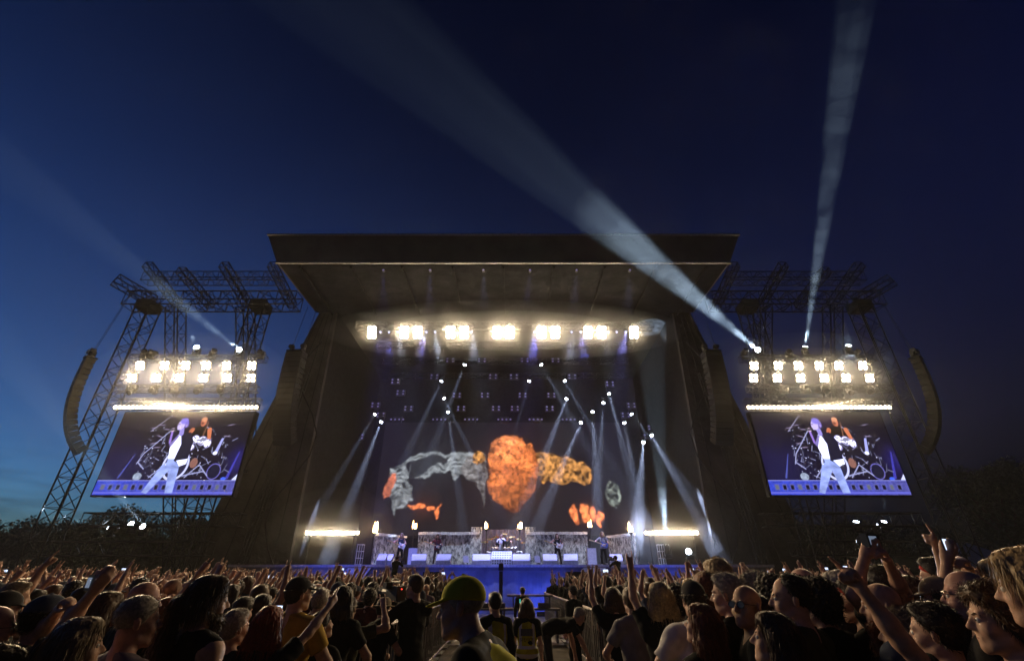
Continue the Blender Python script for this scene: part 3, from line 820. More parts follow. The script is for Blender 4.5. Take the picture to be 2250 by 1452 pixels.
line_array(Vector((-16.6, 32.5, 17.3)), 17, 1.4, .42, .8, 2.2, 'main black loudspeaker array hanging at the left wing of the stage', 'hanging loudspeaker columns', -.1)
line_array(Vector((16.6, 32.5, 17.3)), 17, 1.4, .42, .8, 2.2, 'main black loudspeaker array hanging at the right wing of the stage', 'hanging loudspeaker columns', .1)
# small moving heads standing on and hanging under the tower frames
for s_, tops, unders in ((-1, (320, 337, 468, 575), (291, 337, 384, 434, 483)), (1, (1636, 1733, 1882), (1723, 1770, 1816, 1866, 1913))):
    sd = 'left' if s_ < 0 else 'right'
    for px in tops:
        moving_head(W(px, 775, 29.9), W(px, 775, 29.9) + Vector((s_ * RND.uniform(-1, 1), -1, RND.uniform(-.2, .8))), 'dark moving head standing unlit on top of the %s light frame' % sd, 'unlit heads on top of the %s frame' % sd)
    for px in unders:
        moving_head(W(px, 860, 29.9), W(px, 860, 29.9) + Vector((s_ * RND.uniform(-1, 1), -1, RND.uniform(-.8, .1))), 'dark moving head hanging unlit under the %s light frame' % sd, 'unlit heads under the %s frame' % sd, hang=True)
big(250, 1162, 33, 60, 1110, 31, 9000, 6, 'moving head on the ground under the left screen, leftmost of three, aimed low')
big(293, 1155, 34, 275, 1140, 33, 300, 6, 'moving head on the ground under the left screen, middle of three and dimmest')
big(1922, 1161, 35, 1980, 1120, 34, 400, 6, 'moving head on the ground under the right screen, middle of three')
big(1513, 1211, 33, 1500, 1208, 10, 600, 12, 'small lit head low on the right wing floor, farther from the stage centre')

# clusters of small violet lamps high over the stage
def crop3(x, y): return (750 + x / 2.792, 640 + y / 2.792)
pod_box = MB().box((0, .12, 0), (.95, .18, .62)).mesh('pod_housing', HOUSING)
pod_lens = MB().lathe([(.105, 0), (.08, .03), (.03, .045)], (0, 0, 0), (0, -1, 0), 8).mesh('pod_lens', LENS_DIM)
PODS = [(668, 420), (862, 420), (1125, 420), (1314, 420), (570, 522), (930, 522), (1058, 522), (1416, 522), (330, 550), (1648, 566), (362, 620), (708, 636), (880, 636), (1112, 636), (1288, 636), (208, 696), (1780, 698),
        (410, 717), (734, 717), (948, 717), (1064, 717), (1278, 717), (342, 785), (600, 785), (796, 785), (1000, 785), (1192, 785), (1394, 785), (240, 757), (1745, 757), (76, 836), (1906, 836), (110, 890), (1880, 890)]
for i, (x, y) in enumerate(PODS):
    px, py = crop3(x, y)
    p = W(px, py, 44.5 + (py - 790) * .012)
    t = thing('wash_pod', 'four-lamp pod glowing dim violet in the dark over the stage', 'stage light', p, 'violet pods over the stage')
    link('housing', pod_box, t)
    row = y == 785
    for k in range(4):
        link('lens', pod_lens, t, ((k - 1.5) * .42, 0, 0) if row else ((-.3, -.3, .3, .3)[k], 0, (-.16, .16, -.16, .16)[k]))
for yy, z in ((39.5, 20.5), (42, 20.0), (44.9, 19.6)):
    tag(truss(MB(), (-12.4, yy, z + 1), (12.4, yy, z + 1), .5, n=36, rc=.03, rd=.018).obj('lighting_truss', DARKMETAL), {39.5: 'black truss over the middle of the stage', 42: 'black truss deep over the stage', 44.9: 'rearmost black truss before the video wall'}[yy], 'truss')
# slim washes between the floodlights light the band
ws_h = MB().lathe([(.06, -.2), (.10, -.16), (.10, .02), (.085, .03)], (0, 0, 0), (0, -1, 0), 8).mesh('wash_housing', HOUSING)
ws_l = MB().lathe([(.08, .03), (.03, .05)], (0, 0, 0), (0, -1, 0), 8).mesh('wash_lens', LENS_BLUE)
WASH = [(836, -11, 38.5, 1), (855, -8, 36, 0), (875, -5.5, 38, 2), (937, -8.2, 31, 1), (956, -3, 37, 2), (1036, 0, 38, 2), (1174, 1.5, 31.5, 0), (1256, 4.5, 38, 2), (1276, 7, 33, 0), (1336, 8, 38, 2), (1355, 11, 38.5, 1), (1375, 5.5, 31.2, 1)]
for px, tx_, ty_, c in WASH:
    p = W(px, 730, 33.4)
    t = thing('wash_light', 'slim wash lamp showing a small violet lens between the floodlights', 'stage light', p, 'wash lamps between the floodlights')
    link('housing', ws_h, t); link('lens', ws_l, t)
    spot('wash_lamp', t, p + Vector((0, -.1, 0)), (tx_, ty_, DECK + 1.0), (900, 900, 1300)[c], ((.16, .18, 1.0), (.30, .30, 1.0), (.62, .74, 1.0))[c], 24, .8, .1)

ws_l2 = ws_l.copy(); ws_l2.materials[0] = LENS_DIM  # unseen front lamps added under the roof lip to brighten the band
for i, (x, tx_, c_) in enumerate(((-9, -7.6, (.22, .24, 1.0)), (-5.5, -4.8, (.32, .36, 1.0)), (-1.5, -.6, (.42, .50, 1.0)), (2, -.2, (.30, .30, 1.0)), (5.5, 3.6, (.40, .46, 1.0)), (9.5, 7.0, (.50, .55, 1.0)))):
    p = Vector((x, 27.9, 22.05))
    t = thing('wash_light', 'added slim wash lamp under the front lip of the roof, %s from the left' % ORD[i], 'stage light', p, 'added wash lamps under the roof lip')
    link('housing', ws_h, t); link('lens', ws_l2, t)
    spot('wash_lamp', t, p + Vector((0, .1, -.15)), (tx_, 32.4, DECK + 1.0), 3600, c_, 20, .8, .1)

# ------------------------------------------------------------------ scenery on the deck
def weathered():
    m = mat('weathered_flat', (.20, .21, .22), .8, var=.2, scale=3)
    n, l = m.node_tree.nodes, m.node_tree.links
    b_ = n['Principled BSDF']
    tc = n.new('ShaderNodeTexCoord'); mp = n.new('ShaderNodeMapping'); mp.inputs['Scale'].default_value = (2.6, 2.6, 1.5)
    nz_ = n.new('ShaderNodeTexNoise'); nz_.inputs['Scale'].default_value = 2.2; nz_.inputs['Detail'].default_value = 9; nz_.inputs['Roughness'].default_value = .72
    cr = n.new('ShaderNodeValToRGB'); e = cr.color_ramp.elements
    e[0].position = .40; e[0].color = (.03, .032, .04, 1); e[1].position = .62; e[1].color = (.55, .60, .62, 1)
    l.new(tc.outputs['Object'], mp.inputs['Vector']); l.new(mp.outputs['Vector'], nz_.inputs['Vector']); l.new(nz_.outputs['Fac'], cr.inputs['Fac']); l.new(cr.outputs['Color'], b_.inputs['Base Color'])
    return m
FLAT = weathered()
FLATTOP = mat('flat_coping', (.45, .47, .50), .7, var=.4, scale=20)
def flat(x0, y0, x1, y1, h, label, n):
    """scenery wall built of upright planks between two floor points"""
    a, c = Vector((x0, y0, DECK)), Vector((x1, y1, DECK)); d = (c - a); L = d.length; yaw = math.atan2(d.y, d.x)
    t = thing('scenery_wall', label, 'stage scenery', a, 'weathered scenery walls', (0, 0, yaw))
    w = L / n
    rs = random.Random(int(x0 * 10))
    for i in range(n):
        dy = rs.uniform(0, .05)
        MB().box((w * (i + .5), .15 + dy, h * .46), (w - .015, .12, h * .92)).obj('plank', FLAT, t)
    k = max(4, int(L / .35))
    for i in range(k):
        MB().box((L * (i + .5) / k, .10, h * .96 + rs.uniform(-.01, .02)), (L / k - .02, .34, h * .08)).obj('coping_block', FLATTOP, t)
    MB().box((L / 2, .35, h * .45), (L, .12, h * .9)).obj('backing', BLACK, t)
    return t
pL, pR = W(914, 1230, 37.5).x, W(1050, 1230, 37.5).x
flat(pL, 37.5, pR, 37.5, 2.35, 'grey weathered scenery wall behind the two left guitarists', 12)
pL, pR = W(1158, 1230, 37.5).x, W(1295, 1230, 37.5).x
flat(pL, 37.5, pR, 37.5, 2.35, 'grey weathered scenery wall behind the bass player', 12)
flat(W(822, 1230, 34.5).x, 34.5, W(888, 1230, 37.2).x, 37.2, 2.05, 'angled dark plank wall at the left end of the scenery', 7)
flat(W(1337, 1230, 37.2).x, 37.2, W(1396, 1230, 34.5).x, 34.5, 2.05, 'angled dark plank wall at the right end of the scenery', 7)
for x, lb in ((-2.05, 'left'), (2.05, 'right')):
    t = thing('scenery_pier', 'narrow dark plank pier beside the drums, on the %s' % lb, 'stage scenery', (x, 37.6, DECK), 'piers beside the drums')
    for i in range(4): MB().box((-.3 + i * .2, 0, 1.35), (.185, .2 + .04 * (i % 2), 2.7)).obj('plank', FLAT, t)
# torches
FLAME = mat('flame', (.2, .1, .02), .9, var=0, emit=(1.0, .52, .14), es=2.2)
FLAMEH = mat('flame_core', (.2, .1, .02), .9, var=0, emit=(1.0, .85, .50), es=3.4)
for i, (px, py, y, lb) in enumerate(((823, 1170, 34.4, 'on the left end wall'), (910, 1161, 37.3, 'at the outer corner of the left scenery wall'), (1069, 1161, 37.4, 'just left of the drums'), (1142, 1161, 37.4, 'just right of the drums'),
                                 (1296, 1158, 37.3, 'at the outer corner of the right scenery wall'), (1386, 1168, 34.4, 'on the right end wall'))):
    p = W(px, py, y)
    t = thing('torch', 'burning torch on a pole ' + lb, 'torch', (p.x, y, DECK), 'stage torches')
    hh = p.z - DECK
    MB().tube((0, 0, 0), (0, 0, hh - .1), .035).obj('pole', DARKMETAL, t)
    MB().lathe([(.05, hh - .18), (.14, hh - .05), (.16, hh), (.13, hh)], n=10).obj('bowl', DARKMETAL, t)
    for k in range(7):
        f = MB(); ax, ay = RND.uniform(-.13, .13), RND.uniform(-.1, .1); hgt = RND.uniform(.25, .62) * (1.25 if i in (0, 5) else 1); lean = RND.uniform(-.12, .12)
        f.lathe([(.02, 0), (.055, hgt * .2), (.05, hgt * .45), (.022, hgt * .75), (.003, hgt)], (ax, ay, hh), (lean, 0, 1), 7)
        f.obj('flame', FLAMEH if k % 2 else FLAME, t)
    ld = bpy.data.lights.new('torch_lamp', 'POINT'); ld.energy = 9; ld.color = (1, .5, .18); ld.shadow_soft_size = .15
    link('torch_lamp', ld, t, (0, -.2, hh + .3))
# monitor wedges
WEDGE = mat('wedge_paint', (.22, .22, .26), .6, var=.2, scale=10)
WGR = mat('wedge_grille', (.30, .30, .36), .55, var=.35, scale=50)
def wedge(px0, px1, label, y=31.0, flip=0, h=.62):
    x0, x1 = W(px0, 1236, y).x, W(px1, 1236, y).x; w = x1 - x0
    t = thing('monitor_wedge', label, 'loudspeaker', ((x0 + x1) / 2, y, DECK), 'monitor wedges along the stage edge', (0, 0, flip))
    MB().hexa([(-w / 2, -.30, 0), (w / 2, -.30, 0), (w / 2, .34, 0), (-w / 2, .34, 0), (-w / 2, -.30, h * .38), (w / 2, -.30, h * .38), (w / 2, .16, h), (-w / 2, .16, h)]).obj('cabinet', WEDGE, t)
    g = MB(); q = Vector((0, .46, h * .62)).normalized(); nrm = Vector((0, -q.z, q.y))
    a = Vector((0, -.30, h * .38)) + nrm * .012
    g.add([a + Vector((-w * .46, 0, 0)) + q * .03, a + Vector((w * .46, 0, 0)) + q * .03, a + Vector((w * .46, 0, 0)) + q * .52, a + Vector((-w * .46, 0, 0)) + q * .52], [(0, 1, 2, 3)])
    g.obj('grille', WGR, t)
wedge(829, 848, 'blue-lit monitor wedge at the left end of the stage edge')
wedge(850, 862, 'small monitor wedge half hidden behind the left cameraman', 31.4)
wedge(904, 936, 'blue-lit monitor wedge before the left scenery wall, tilted away', 31.0, .12)
wedge(959, 990, 'blue-lit monitor wedge at the feet of the guitarist in a red shirt')
wedge(1038, 1078, 'wide dark-fronted monitor wedge left of the perforated ramp')
wedge(1126, 1165, 'wide monitor wedge with a white top right of the perforated ramp')
wedge(1193, 1224, 'monitor wedge half white and half violet at the bass player')
wedge(1239, 1270, 'violet monitor wedge right of the bass player', 31.0, -.12)
wedge(1341, 1368, 'violet monitor wedge at the right end of the stage edge', 31.4, -.1)
for px, lb in ((904, 'between the two left guitarists'), (1303, 'left of the blond guitarist')):
    x = W(px, 1230, 34).x
    t = thing('speaker_cabinet', 'upright side-fill loudspeaker ' + lb, 'loudspeaker', (x, 34.5, DECK), 'side fills on the deck')
    MB().box((0, 0, .55), (.62, .5, 1.1)).obj('cabinet', WEDGE, t); MB().box((0, -.26, .55), (.54, .02, 1.0)).obj('grille', WGR, t)
for px, lb in ((1025, 'left'), (1182, 'right')):
    p = Vector((W(px, 1236, 30.8).x, 30.8, DECK))
    t = thing('small_speaker', 'small pale speaker on a bent stand at the %s of the stage centre' % lb, 'loudspeaker', p, 'small speakers on bent stands')
    MB().hexa([(-.16, -.1, .12), (.16, -.1, .12), (.16, .1, .12), (-.16, .1, .12), (-.22, -.02, .5), (.10, -.02, .5), (.10, .14, .5), (-.22, .14, .5)]).obj('cabinet', WGR, t)
    MB().path([(0, 0, 0), (.1, 0, .06), (0, 0, .14)], .03).obj('stand', DARKMETAL, t); MB().box((0, 0, .02), (.5, .3, .03)).obj('foot', STEEL, t)
# ramp with square holes in the centre
rp = thing('perforated_ramp', 'pale perforated metal ramp with rows of dark holes at the centre of the stage edge', 'stage ramp', (W(1102, 1236, 31.2).x, 31.2, DECK))
PALE = mat('pale_ramp', (.42, .44, .46), .5, .2, var=.15)
MB().hexa([(-.62, -.3, 0), (.62, -.3, 0), (.62, .5, 0), (-.62, .5, 0), (-.62, -.3, .32), (.62, -.3, .32), (.62, .5, .78), (-.62, .5, .78)]).obj('ramp', PALE, rp)
hole = MB().box((0, 0, 0), (.075, .02, .085)).mesh('hole', mat('hole_dark', (.004, .004, .004), .9, var=0))
for r_ in range(2):
    for k in range(8): link('hole', hole, rp, (-.52 + k * .149, -.302, .09 + r_ * .14))
for r_ in range(3):
    for k in range(8): link('hole', hole, rp, (-.52 + k * .149, -.16 + r_ * .25, .405 + r_ * .142), (R(-60), 0, 0))
for px, lb in ((786, 'left'), (1458, 'right')):
    t = thing('equipment_frame', 'pale tall equipment frame standing on the %s wing of the deck' % lb, 'stage equipment', (W(px, 1232, 33).x, 33, DECK), 'pale frames on the wings')
    for x, y_ in ((-.15, 0), (.15, 0), (.15, .5), (-.15, .5)): MB().tube((x, y_, 0), (x, y_, 1.25), .025).obj('post', PALE, t)
    for z in (.08, .45, .85, 1.25): MB().box((0, .25, z), (.36, .56, .04)).obj('shelf', PALE, t)
# lit wedges on the skirt, their light painted as paler sheets
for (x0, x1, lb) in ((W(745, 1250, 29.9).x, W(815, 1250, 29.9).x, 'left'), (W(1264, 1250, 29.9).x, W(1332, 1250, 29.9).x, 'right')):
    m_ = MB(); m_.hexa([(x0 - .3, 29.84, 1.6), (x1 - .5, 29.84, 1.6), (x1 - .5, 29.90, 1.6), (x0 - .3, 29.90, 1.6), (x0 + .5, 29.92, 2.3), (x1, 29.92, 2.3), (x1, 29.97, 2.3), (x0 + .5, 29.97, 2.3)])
    tag(m_.obj('lit_patch', mat('lit_skirt_cloth', (.46, .46, .50), .8, var=.25, scale=6)), 'lit wedge on the %s part of the stage skirt, light painted as pale grey' % lb, 'lit patch')
# drum kit
dk = thing('drum_kit', 'large drum kit with many toms and cymbals between the two scenery walls', 'drum kit', (0.05, 38.2, DECK))
SHELL = mat('drum_shell', (.30, .28, .40), .25, .3, var=.2); HEADW = mat('drum_head', (.75, .74, .78), .5, var=.1); CHR = mat('chrome', (.7, .7, .72), .15, 1.0, var=0); CYM = mat('cymbal_bronze', (.65, .50, .25), .25, .9, var=.15)
MB().box((0, .6, .2), (4.0, 2.6, .4)).obj('riser', BLACK, dk)
def drum(c, ax, r, L):
    o = MB().lathe([(r, -L / 2), (r, L / 2)], c, ax, 16).obj('drum', SHELL, dk)
    MB().lathe([(r * .97, L / 2 + .003), (r * .97, L / 2 + .008)], c, ax, 16).obj('drum_head', HEADW, o)
    MB().lathe([(r * 1.04, L / 2 - .03), (r * 1.04, L / 2)], c, ax, 16).obj('hoop', CHR, o)
drum((0, 0, .72), (0, -1, 0), .31, .45)
for i in range(7): a_ = R(-60 + 20 * i); drum((1.0 * math.sin(a_), .75 - .75 * math.cos(a_), 1.22), (-math.sin(a_) * .5, math.cos(a_) * .2 - .4, .8), .17, .22)
for x in (-1.15, 1.15): drum((x, .3, .85), (0, -.2, 1), .24, .4)
drum((-.95, .1, .7), (0, -1, 0), .22, .3)
for i, x in enumerate((-1.5, -1.1, -.65, .6, 1.1, 1.5, 0)):
    z = (1.75, 1.95, 2.1, 2.1, 1.95, 1.7, 2.3)[i]
    MB().lathe([(.015, .03), (.05, .02), (.26, -.02), (.262, -.025)], (x, .35, z), (0, -.35, 1), 16).obj('cymbal', CYM, dk)
    st_ = MB(); st_.tube((x, .4, .4), (x, .35, z), .014)
    for q in range(3): st_.tube((x, .4, .75), (x + .25 * math.cos(q * 2.1), .4 + .25 * math.sin(q * 2.1), .4), .012)
    st_.obj('cymbal_stand', CHR, dk)
dc = MB()
for i in range(24):
    x0, x1 = -2 + i / 6, -2 + (i + 1) / 6
    dc.add([(x0, 1.9 + .06 * (i % 2), .2), (x1, 1.9 + .06 * ((i + 1) % 2), .2), (x1, 1.9 + .06 * ((i + 1) % 2), 2.75), (x0, 1.9 + .06 * (i % 2), 2.75)], [(0, 1, 2, 3)])
tag(dc.obj('drape', mat('violet_drape', (.16, .14, .22), .8, var=.25), None, (0.05, 38.2, DECK)), 'pleated violet drape hanging behind the drum kit', 'curtain')

# ------------------------------------------------------------------ pit between the stage and the crowd
pitmat = mat('pit_floor', (.20, .20, .22), .55, var=.35, scale=2.5)
pf = MB(); pf.add([(-16, 16.8, .012), (16, 16.8, .012), (16, 29.7, .012), (-16, 29.7, .012)], [(0, 1, 2, 3)])
tag(pf.obj('pit_floor', pitmat), kind='structure')
for i, x in enumerate((-9.6, -5.8, -2.2, 2.2, 5.8, 9.6)):
    t = thing('floor_flood', 'low blue flood lamp on the pit floor washing the stage skirt', 'stage light', (x, 28.0, .01), 'blue floods on the pit floor')
    MB().box((0, 0, .12), (.5, .25, .2)).obj('housing', HOUSING, t); MB().box((0, .13, .14), (.42, .02, .12)).obj('lens', LENS_BLUE, t)
    spot('flood_lamp', t, (x, 28.2, .25), (x, 30.0, 1.7), 34, (.05, .10, 1.0), 130, .8, .1)
track = thing('trackway', 'ribbed reddish trackway down the middle of the gangway', 'trackway', (.65, 8, 0))
TRK = mat('trackway_panel', (.20, .13, .12), .6, .2, var=.3, scale=12)
rib = MB().hexa([(-.055, -1.2, .012), (.055, -1.2, .012), (.055, 1.2, .012), (-.055, 1.2, .012), (-.042, -1.2, .032), (.042, -1.2, .032), (.042, 1.2, .032), (-.042, 1.2, .032)]).mesh('rib', TRK)
for j in range(3):
    MB().box((0, -2.4 + j * 2.42, .010), (2.1, 2.4, .012)).obj('panel', TRK, track)
    for i in range(17): link('rib', rib, track, (-.98 + i * .1225, -2.4 + j * 2.42, 0))
RAIL_Z = 1.2
bar_me = MB().tube((0, 0, .12), (0, 0, RAIL_Z), .011, n=6).mesh('bar', STEEL)
rail_me = MB().tube((0, 0, RAIL_Z), (0, 1.16, RAIL_Z), .032, n=8).mesh('top_rail', STEEL)
low_me = MB().tube((0, 0, .14), (0, 1.16, .14), .024, n=8).mesh('bottom_rail', STEEL)
def barrier(a, c, out, label, group):
    a, c = Vector(a), Vector(c); d = c - a; yaw = math.atan2(-d.x, d.y)
    t = thing('crowd_barrier', label, 'barrier', a, group, (0, 0, yaw))
    link('top_rail', rail_me, t); link('bottom_rail', low_me, t)
    for i in range(6): link('bar', bar_me, t, (0, .03 + i * .22, 0))
    if 'brace' not in KIDS:
        KIDS['brace'] = MB().tube((0, .58, RAIL_Z - .15), (1, .58, .05), .022).mesh('brace', STEEL); KIDS['foot'] = MB().box((.5, .58, .025), (1.1, .7, .03)).mesh('foot_plate', STEEL)
    for k, nm in (('brace', 'brace'), ('foot', 'foot_plate')):
        o = link(nm, KIDS[k], t); o.scale = (-out * .75, 1, 1)
    return t
n_bar = 16
for i in range(n_bar):
    y = 4.75 + i * 1.22
    barrier((-1.22 - .006 * i, y, 0), (-1.22 - .006 * (i + 1), y + 1.17, 0), 1, 'steel crowd barrier left of the gangway, %s from the camera' % ORD[i], 'barriers left of the gangway')
    x0, x1 = 2.62 - .03 * i, 2.62 - .03 * (i + 1)
    barrier((x0, y, 0), (x1, y + 1.17, 0), -1, 'steel crowd barrier right of the gangway, %s from the camera' % ORD[i], 'barriers right of the gangway')
for s_, x0 in ((-1, -1.35), (1, 2.2)):
    for i in range(14):
        a = (x0 + s_ * i * 1.2, 24.6 + i * .03, 0); c = (x0 + s_ * (i + .97) * 1.2, 24.6 + (i + 1) * .03, 0)
        barrier(a, c, s_, 'front row crowd barrier %s of the gangway, %s outward from it' % ('left' if s_ < 0 else 'right', ORD[i]), 'front barriers on the %s' % ('left' if s_ < 0 else 'right'))
# desk with screens in the pit
ds = thing('pit_desk', 'dark work desk with blue-edged shelves and boxes in the pit', 'desk', (W(1128, 1340, 17.5).x, 17.5, .012))
DK = mat('desk_grey', (.13, .13, .15), .5, var=.2)
MB().box((0, 0, .9), (3.0, .7, .05)).obj('desk_top', DK, ds)
MB().box((.5, .1, .45), (1.6, .6, .05)).obj('shelf', DK, ds)
MB().box((.55, .1, 1.28), (1.5, .5, .05)).obj('shelf', DK, ds)
for x in (-1.4, -.3, 1.4): MB().box((x, 0, .45), (.06, .6, .9)).obj('leg', DK, ds)
for x, w_ in ((-.9, .5), (-.4, .25), (1.0, .35)): MB().box((x, .05, 1.0), (w_, .3, .14)).obj('equipment_box', DK, ds)
for x in (0.0, 1.2): MB().box((x, .15, 1.08), (.05, .3, .36)).obj('upright', DK, ds)
for px, w_, lb in ((952, .95, 'left'), (1265, .9, 'right')):
    p = W(px, 1263, 24.0)
    t = thing('prompter', 'dark flat prompter on a pole facing the stage, %s of the pit' % lb, 'monitor', (p.x, 24.0, 0), 'prompters in the pit')
    MB().box((0, 0, p.z), (w_, .12, .28)).obj('case', HOUSING, t); MB().tube((0, 0, 0), (0, 0, p.z - .1), .06).obj('pole', HOUSING, t); MB().box((0, 0, .05), (.7, .7, .08)).obj('foot', HOUSING, t)
p = W(1101, 1246, 28.6)
t = thing('tower_camera', 'small camera on a black column before the centre of the stage edge', 'camera', (p.x, 28.6, .012))
MB().box((0, 0, (p.z - .2) / 2), (.20, .20, p.z - .2)).obj('column', HOUSING, t); MB().box((0, 0, p.z), (.26, .4, .34)).obj('camera_body', HOUSING, t)
MB().lathe([(.08, 0), (.09, .12), (.07, .14)], (0, .2, p.z), (0, 1, 0), 10).obj('lens', CHR, t); MB().box((0, 0, p.z + .2), (.2, .2, .06)).obj('visor', STEEL, t)

# ------------------------------------------------------------------ beyond: trees, tents
LEAF = mat('dark_leaves', (.045, .06, .03), .7, var=.4, scale=2)
BARK = mat('bark', (.06, .045, .035), .9, var=.3)
def tree(x, y, h, w, label, seed, n=7000, group='trees beyond the field'):
    rs = np.random.RandomState(seed)
    t = thing('broadleaf_tree', label, 'tree', (x, y, 0), group)
    tr = MB(); tr.tube((0, 0, 0), (0, 0, h * .5), h * .03, h * .018, 8)
    blobs = []
    for k in range(13):
        a = rs.uniform(0, 6.28); q = rs.uniform(.15, 1) ** .6; z = h * rs.uniform(.35, .88)
        rr_ = w * .5 * (1 - abs(z / h - .55) * .9)
        c = np.array((math.cos(a) * q * rr_ * .75, math.sin(a) * q * rr_ * .75, z)); blobs.append((c, w * rs.uniform(.13, .24)))
        tr.tube((0, 0, h * rs.uniform(.2, .48)), Vector(c), h * .010, h * .004, 5)
    tr.obj('trunk', BARK, t)
    idx = rs.randint(0, len(blobs), n)
    C = np.array([blobs[i][0] for i in idx]); Rr = np.array([blobs[i][1] for i in idx])
    d = rs.normal(0, 1, (n, 3)); d /= np.linalg.norm(d, axis=1)[:, None]
    P = C + d * (Rr * rs.uniform(.55, 1.12, n))[:, None] * np.array((1, 1, .8))
    a1 = rs.normal(0, 1, (n, 3)); a1 /= np.linalg.norm(a1, axis=1)[:, None]; a2 = np.cross(a1, rs.normal(0, 1, (n, 3))); a2 /= np.linalg.norm(a2, axis=1)[:, None]
    sz = (w * .017 * rs.uniform(.5, 1.4, n))[:, None]
    vs = np.stack([P - a1 * sz, P + a2 * sz * .6, P + a1 * sz, P - a2 * sz * .6], 1).reshape(-1, 3)
    m = MB(); m.v = vs.tolist(); m.f = (np.arange(n)[:, None] * 4 + np.arange(4)[None]).tolist(); m.m = [0] * n
    m.obj('crown', LEAF, t)
for i, (px, y, h, w, lb) in enumerate(((2225, 70, 17.5, 17, 'large round tree at the right edge beyond the tents'), (2120, 100, 9.5, 16, 'low spreading tree between the right tower and the big tree'), (1990, 105, 11, 14, 'tree behind the foot of the right tower'),
        (1850, 60, 7.5, 11, 'bushy tree under the right video screen'), (1775, 85, 9, 13, 'tree beside the right wing of the stage'), (250, 52, 8.0, 10, 'leafy tree under the left video screen'), (350, 55, 7.6, 11, 'tree beneath the middle of the left screen'),
        (440, 62, 8, 12, 'tree between the left tower and the stage'), (185, 62, 8.5, 9, 'tree behind the foot of the left tower'), (105, 120, 13, 20, 'rounded tree on the far left skyline'), (45, 125, 11, 18, 'tree on the far left skyline, second from the edge'), (5, 118, 14, 16, 'taller tree at the left edge of the skyline'), (2050, 110, 10, 18, 'low tree behind the white tents'))):
    q = W(px, 1200, y)
    tree(q.x, y, h, w, lb, 40 + i)
hl = MB()
pts = [(-135, 8), (-110, 9.5), (-85, 8.5), (-60, 7.5), (-30, 6), (0, 5), (30, 6), (60, 7), (90, 9), (135, 10)]
for (x0, z0), (x1, z1) in zip(pts[:-1], pts[1:]):
    hl.hexa([(x0, 128, -.2), (x1, 128, -.2), (x1, 138, -.2), (x0, 138, -.2), (x0, 133, z0), (x1, 133, z1), (x1, 137, z1), (x0, 137, z0)])
tag(hl.obj('hill', mat('wooded_hill', (.04, .05, .03), .95, var=.5, scale=.4)), kind='structure')
TENT = mat('tent_canvas', (.45, .44, .42), .8, var=.12)
for px, y, w_, hh, lb in ((2110, 58, 9, 5.6, 'white peaked marquee behind the right tower'), (1960, 56, 8, 4.6, 'dark marquee behind the floor lamps on the right'), (2215, 62, 12, 4.2, 'long low tent at the right edge under the big tree')):
    q = W(px, 1200, y)
    t = thing('marquee', lb, 'tent', (q.x, y, 0), 'marquees beside the field')
    m = MB(); a = w_ / 2
    m.add([(-a, -a, 2.4), (a, -a, 2.4), (a, a, 2.4), (-a, a, 2.4), (0, 0, hh)], [(0, 1, 4), (1, 2, 4), (2, 3, 4), (3, 0, 4)]); m.obj('roof', TENT if 'dark' not in lb else BLACK, t)
    for sx in (-a, a):
        MB().box((sx, 0, 1.2), (.05, w_, 2.4)).obj('side_sheet', TENT if 'dark' not in lb else BLACK, t)
        for sy in (-a, a): MB().tube((sx, sy, 0), (sx, sy, 2.4), .05).obj('post', STEEL, t)
# ------------------------------------------------------------------ bodies grown as one smooth surface from a distance field
def V3(*a): return np.array(a, dtype=np.float64)

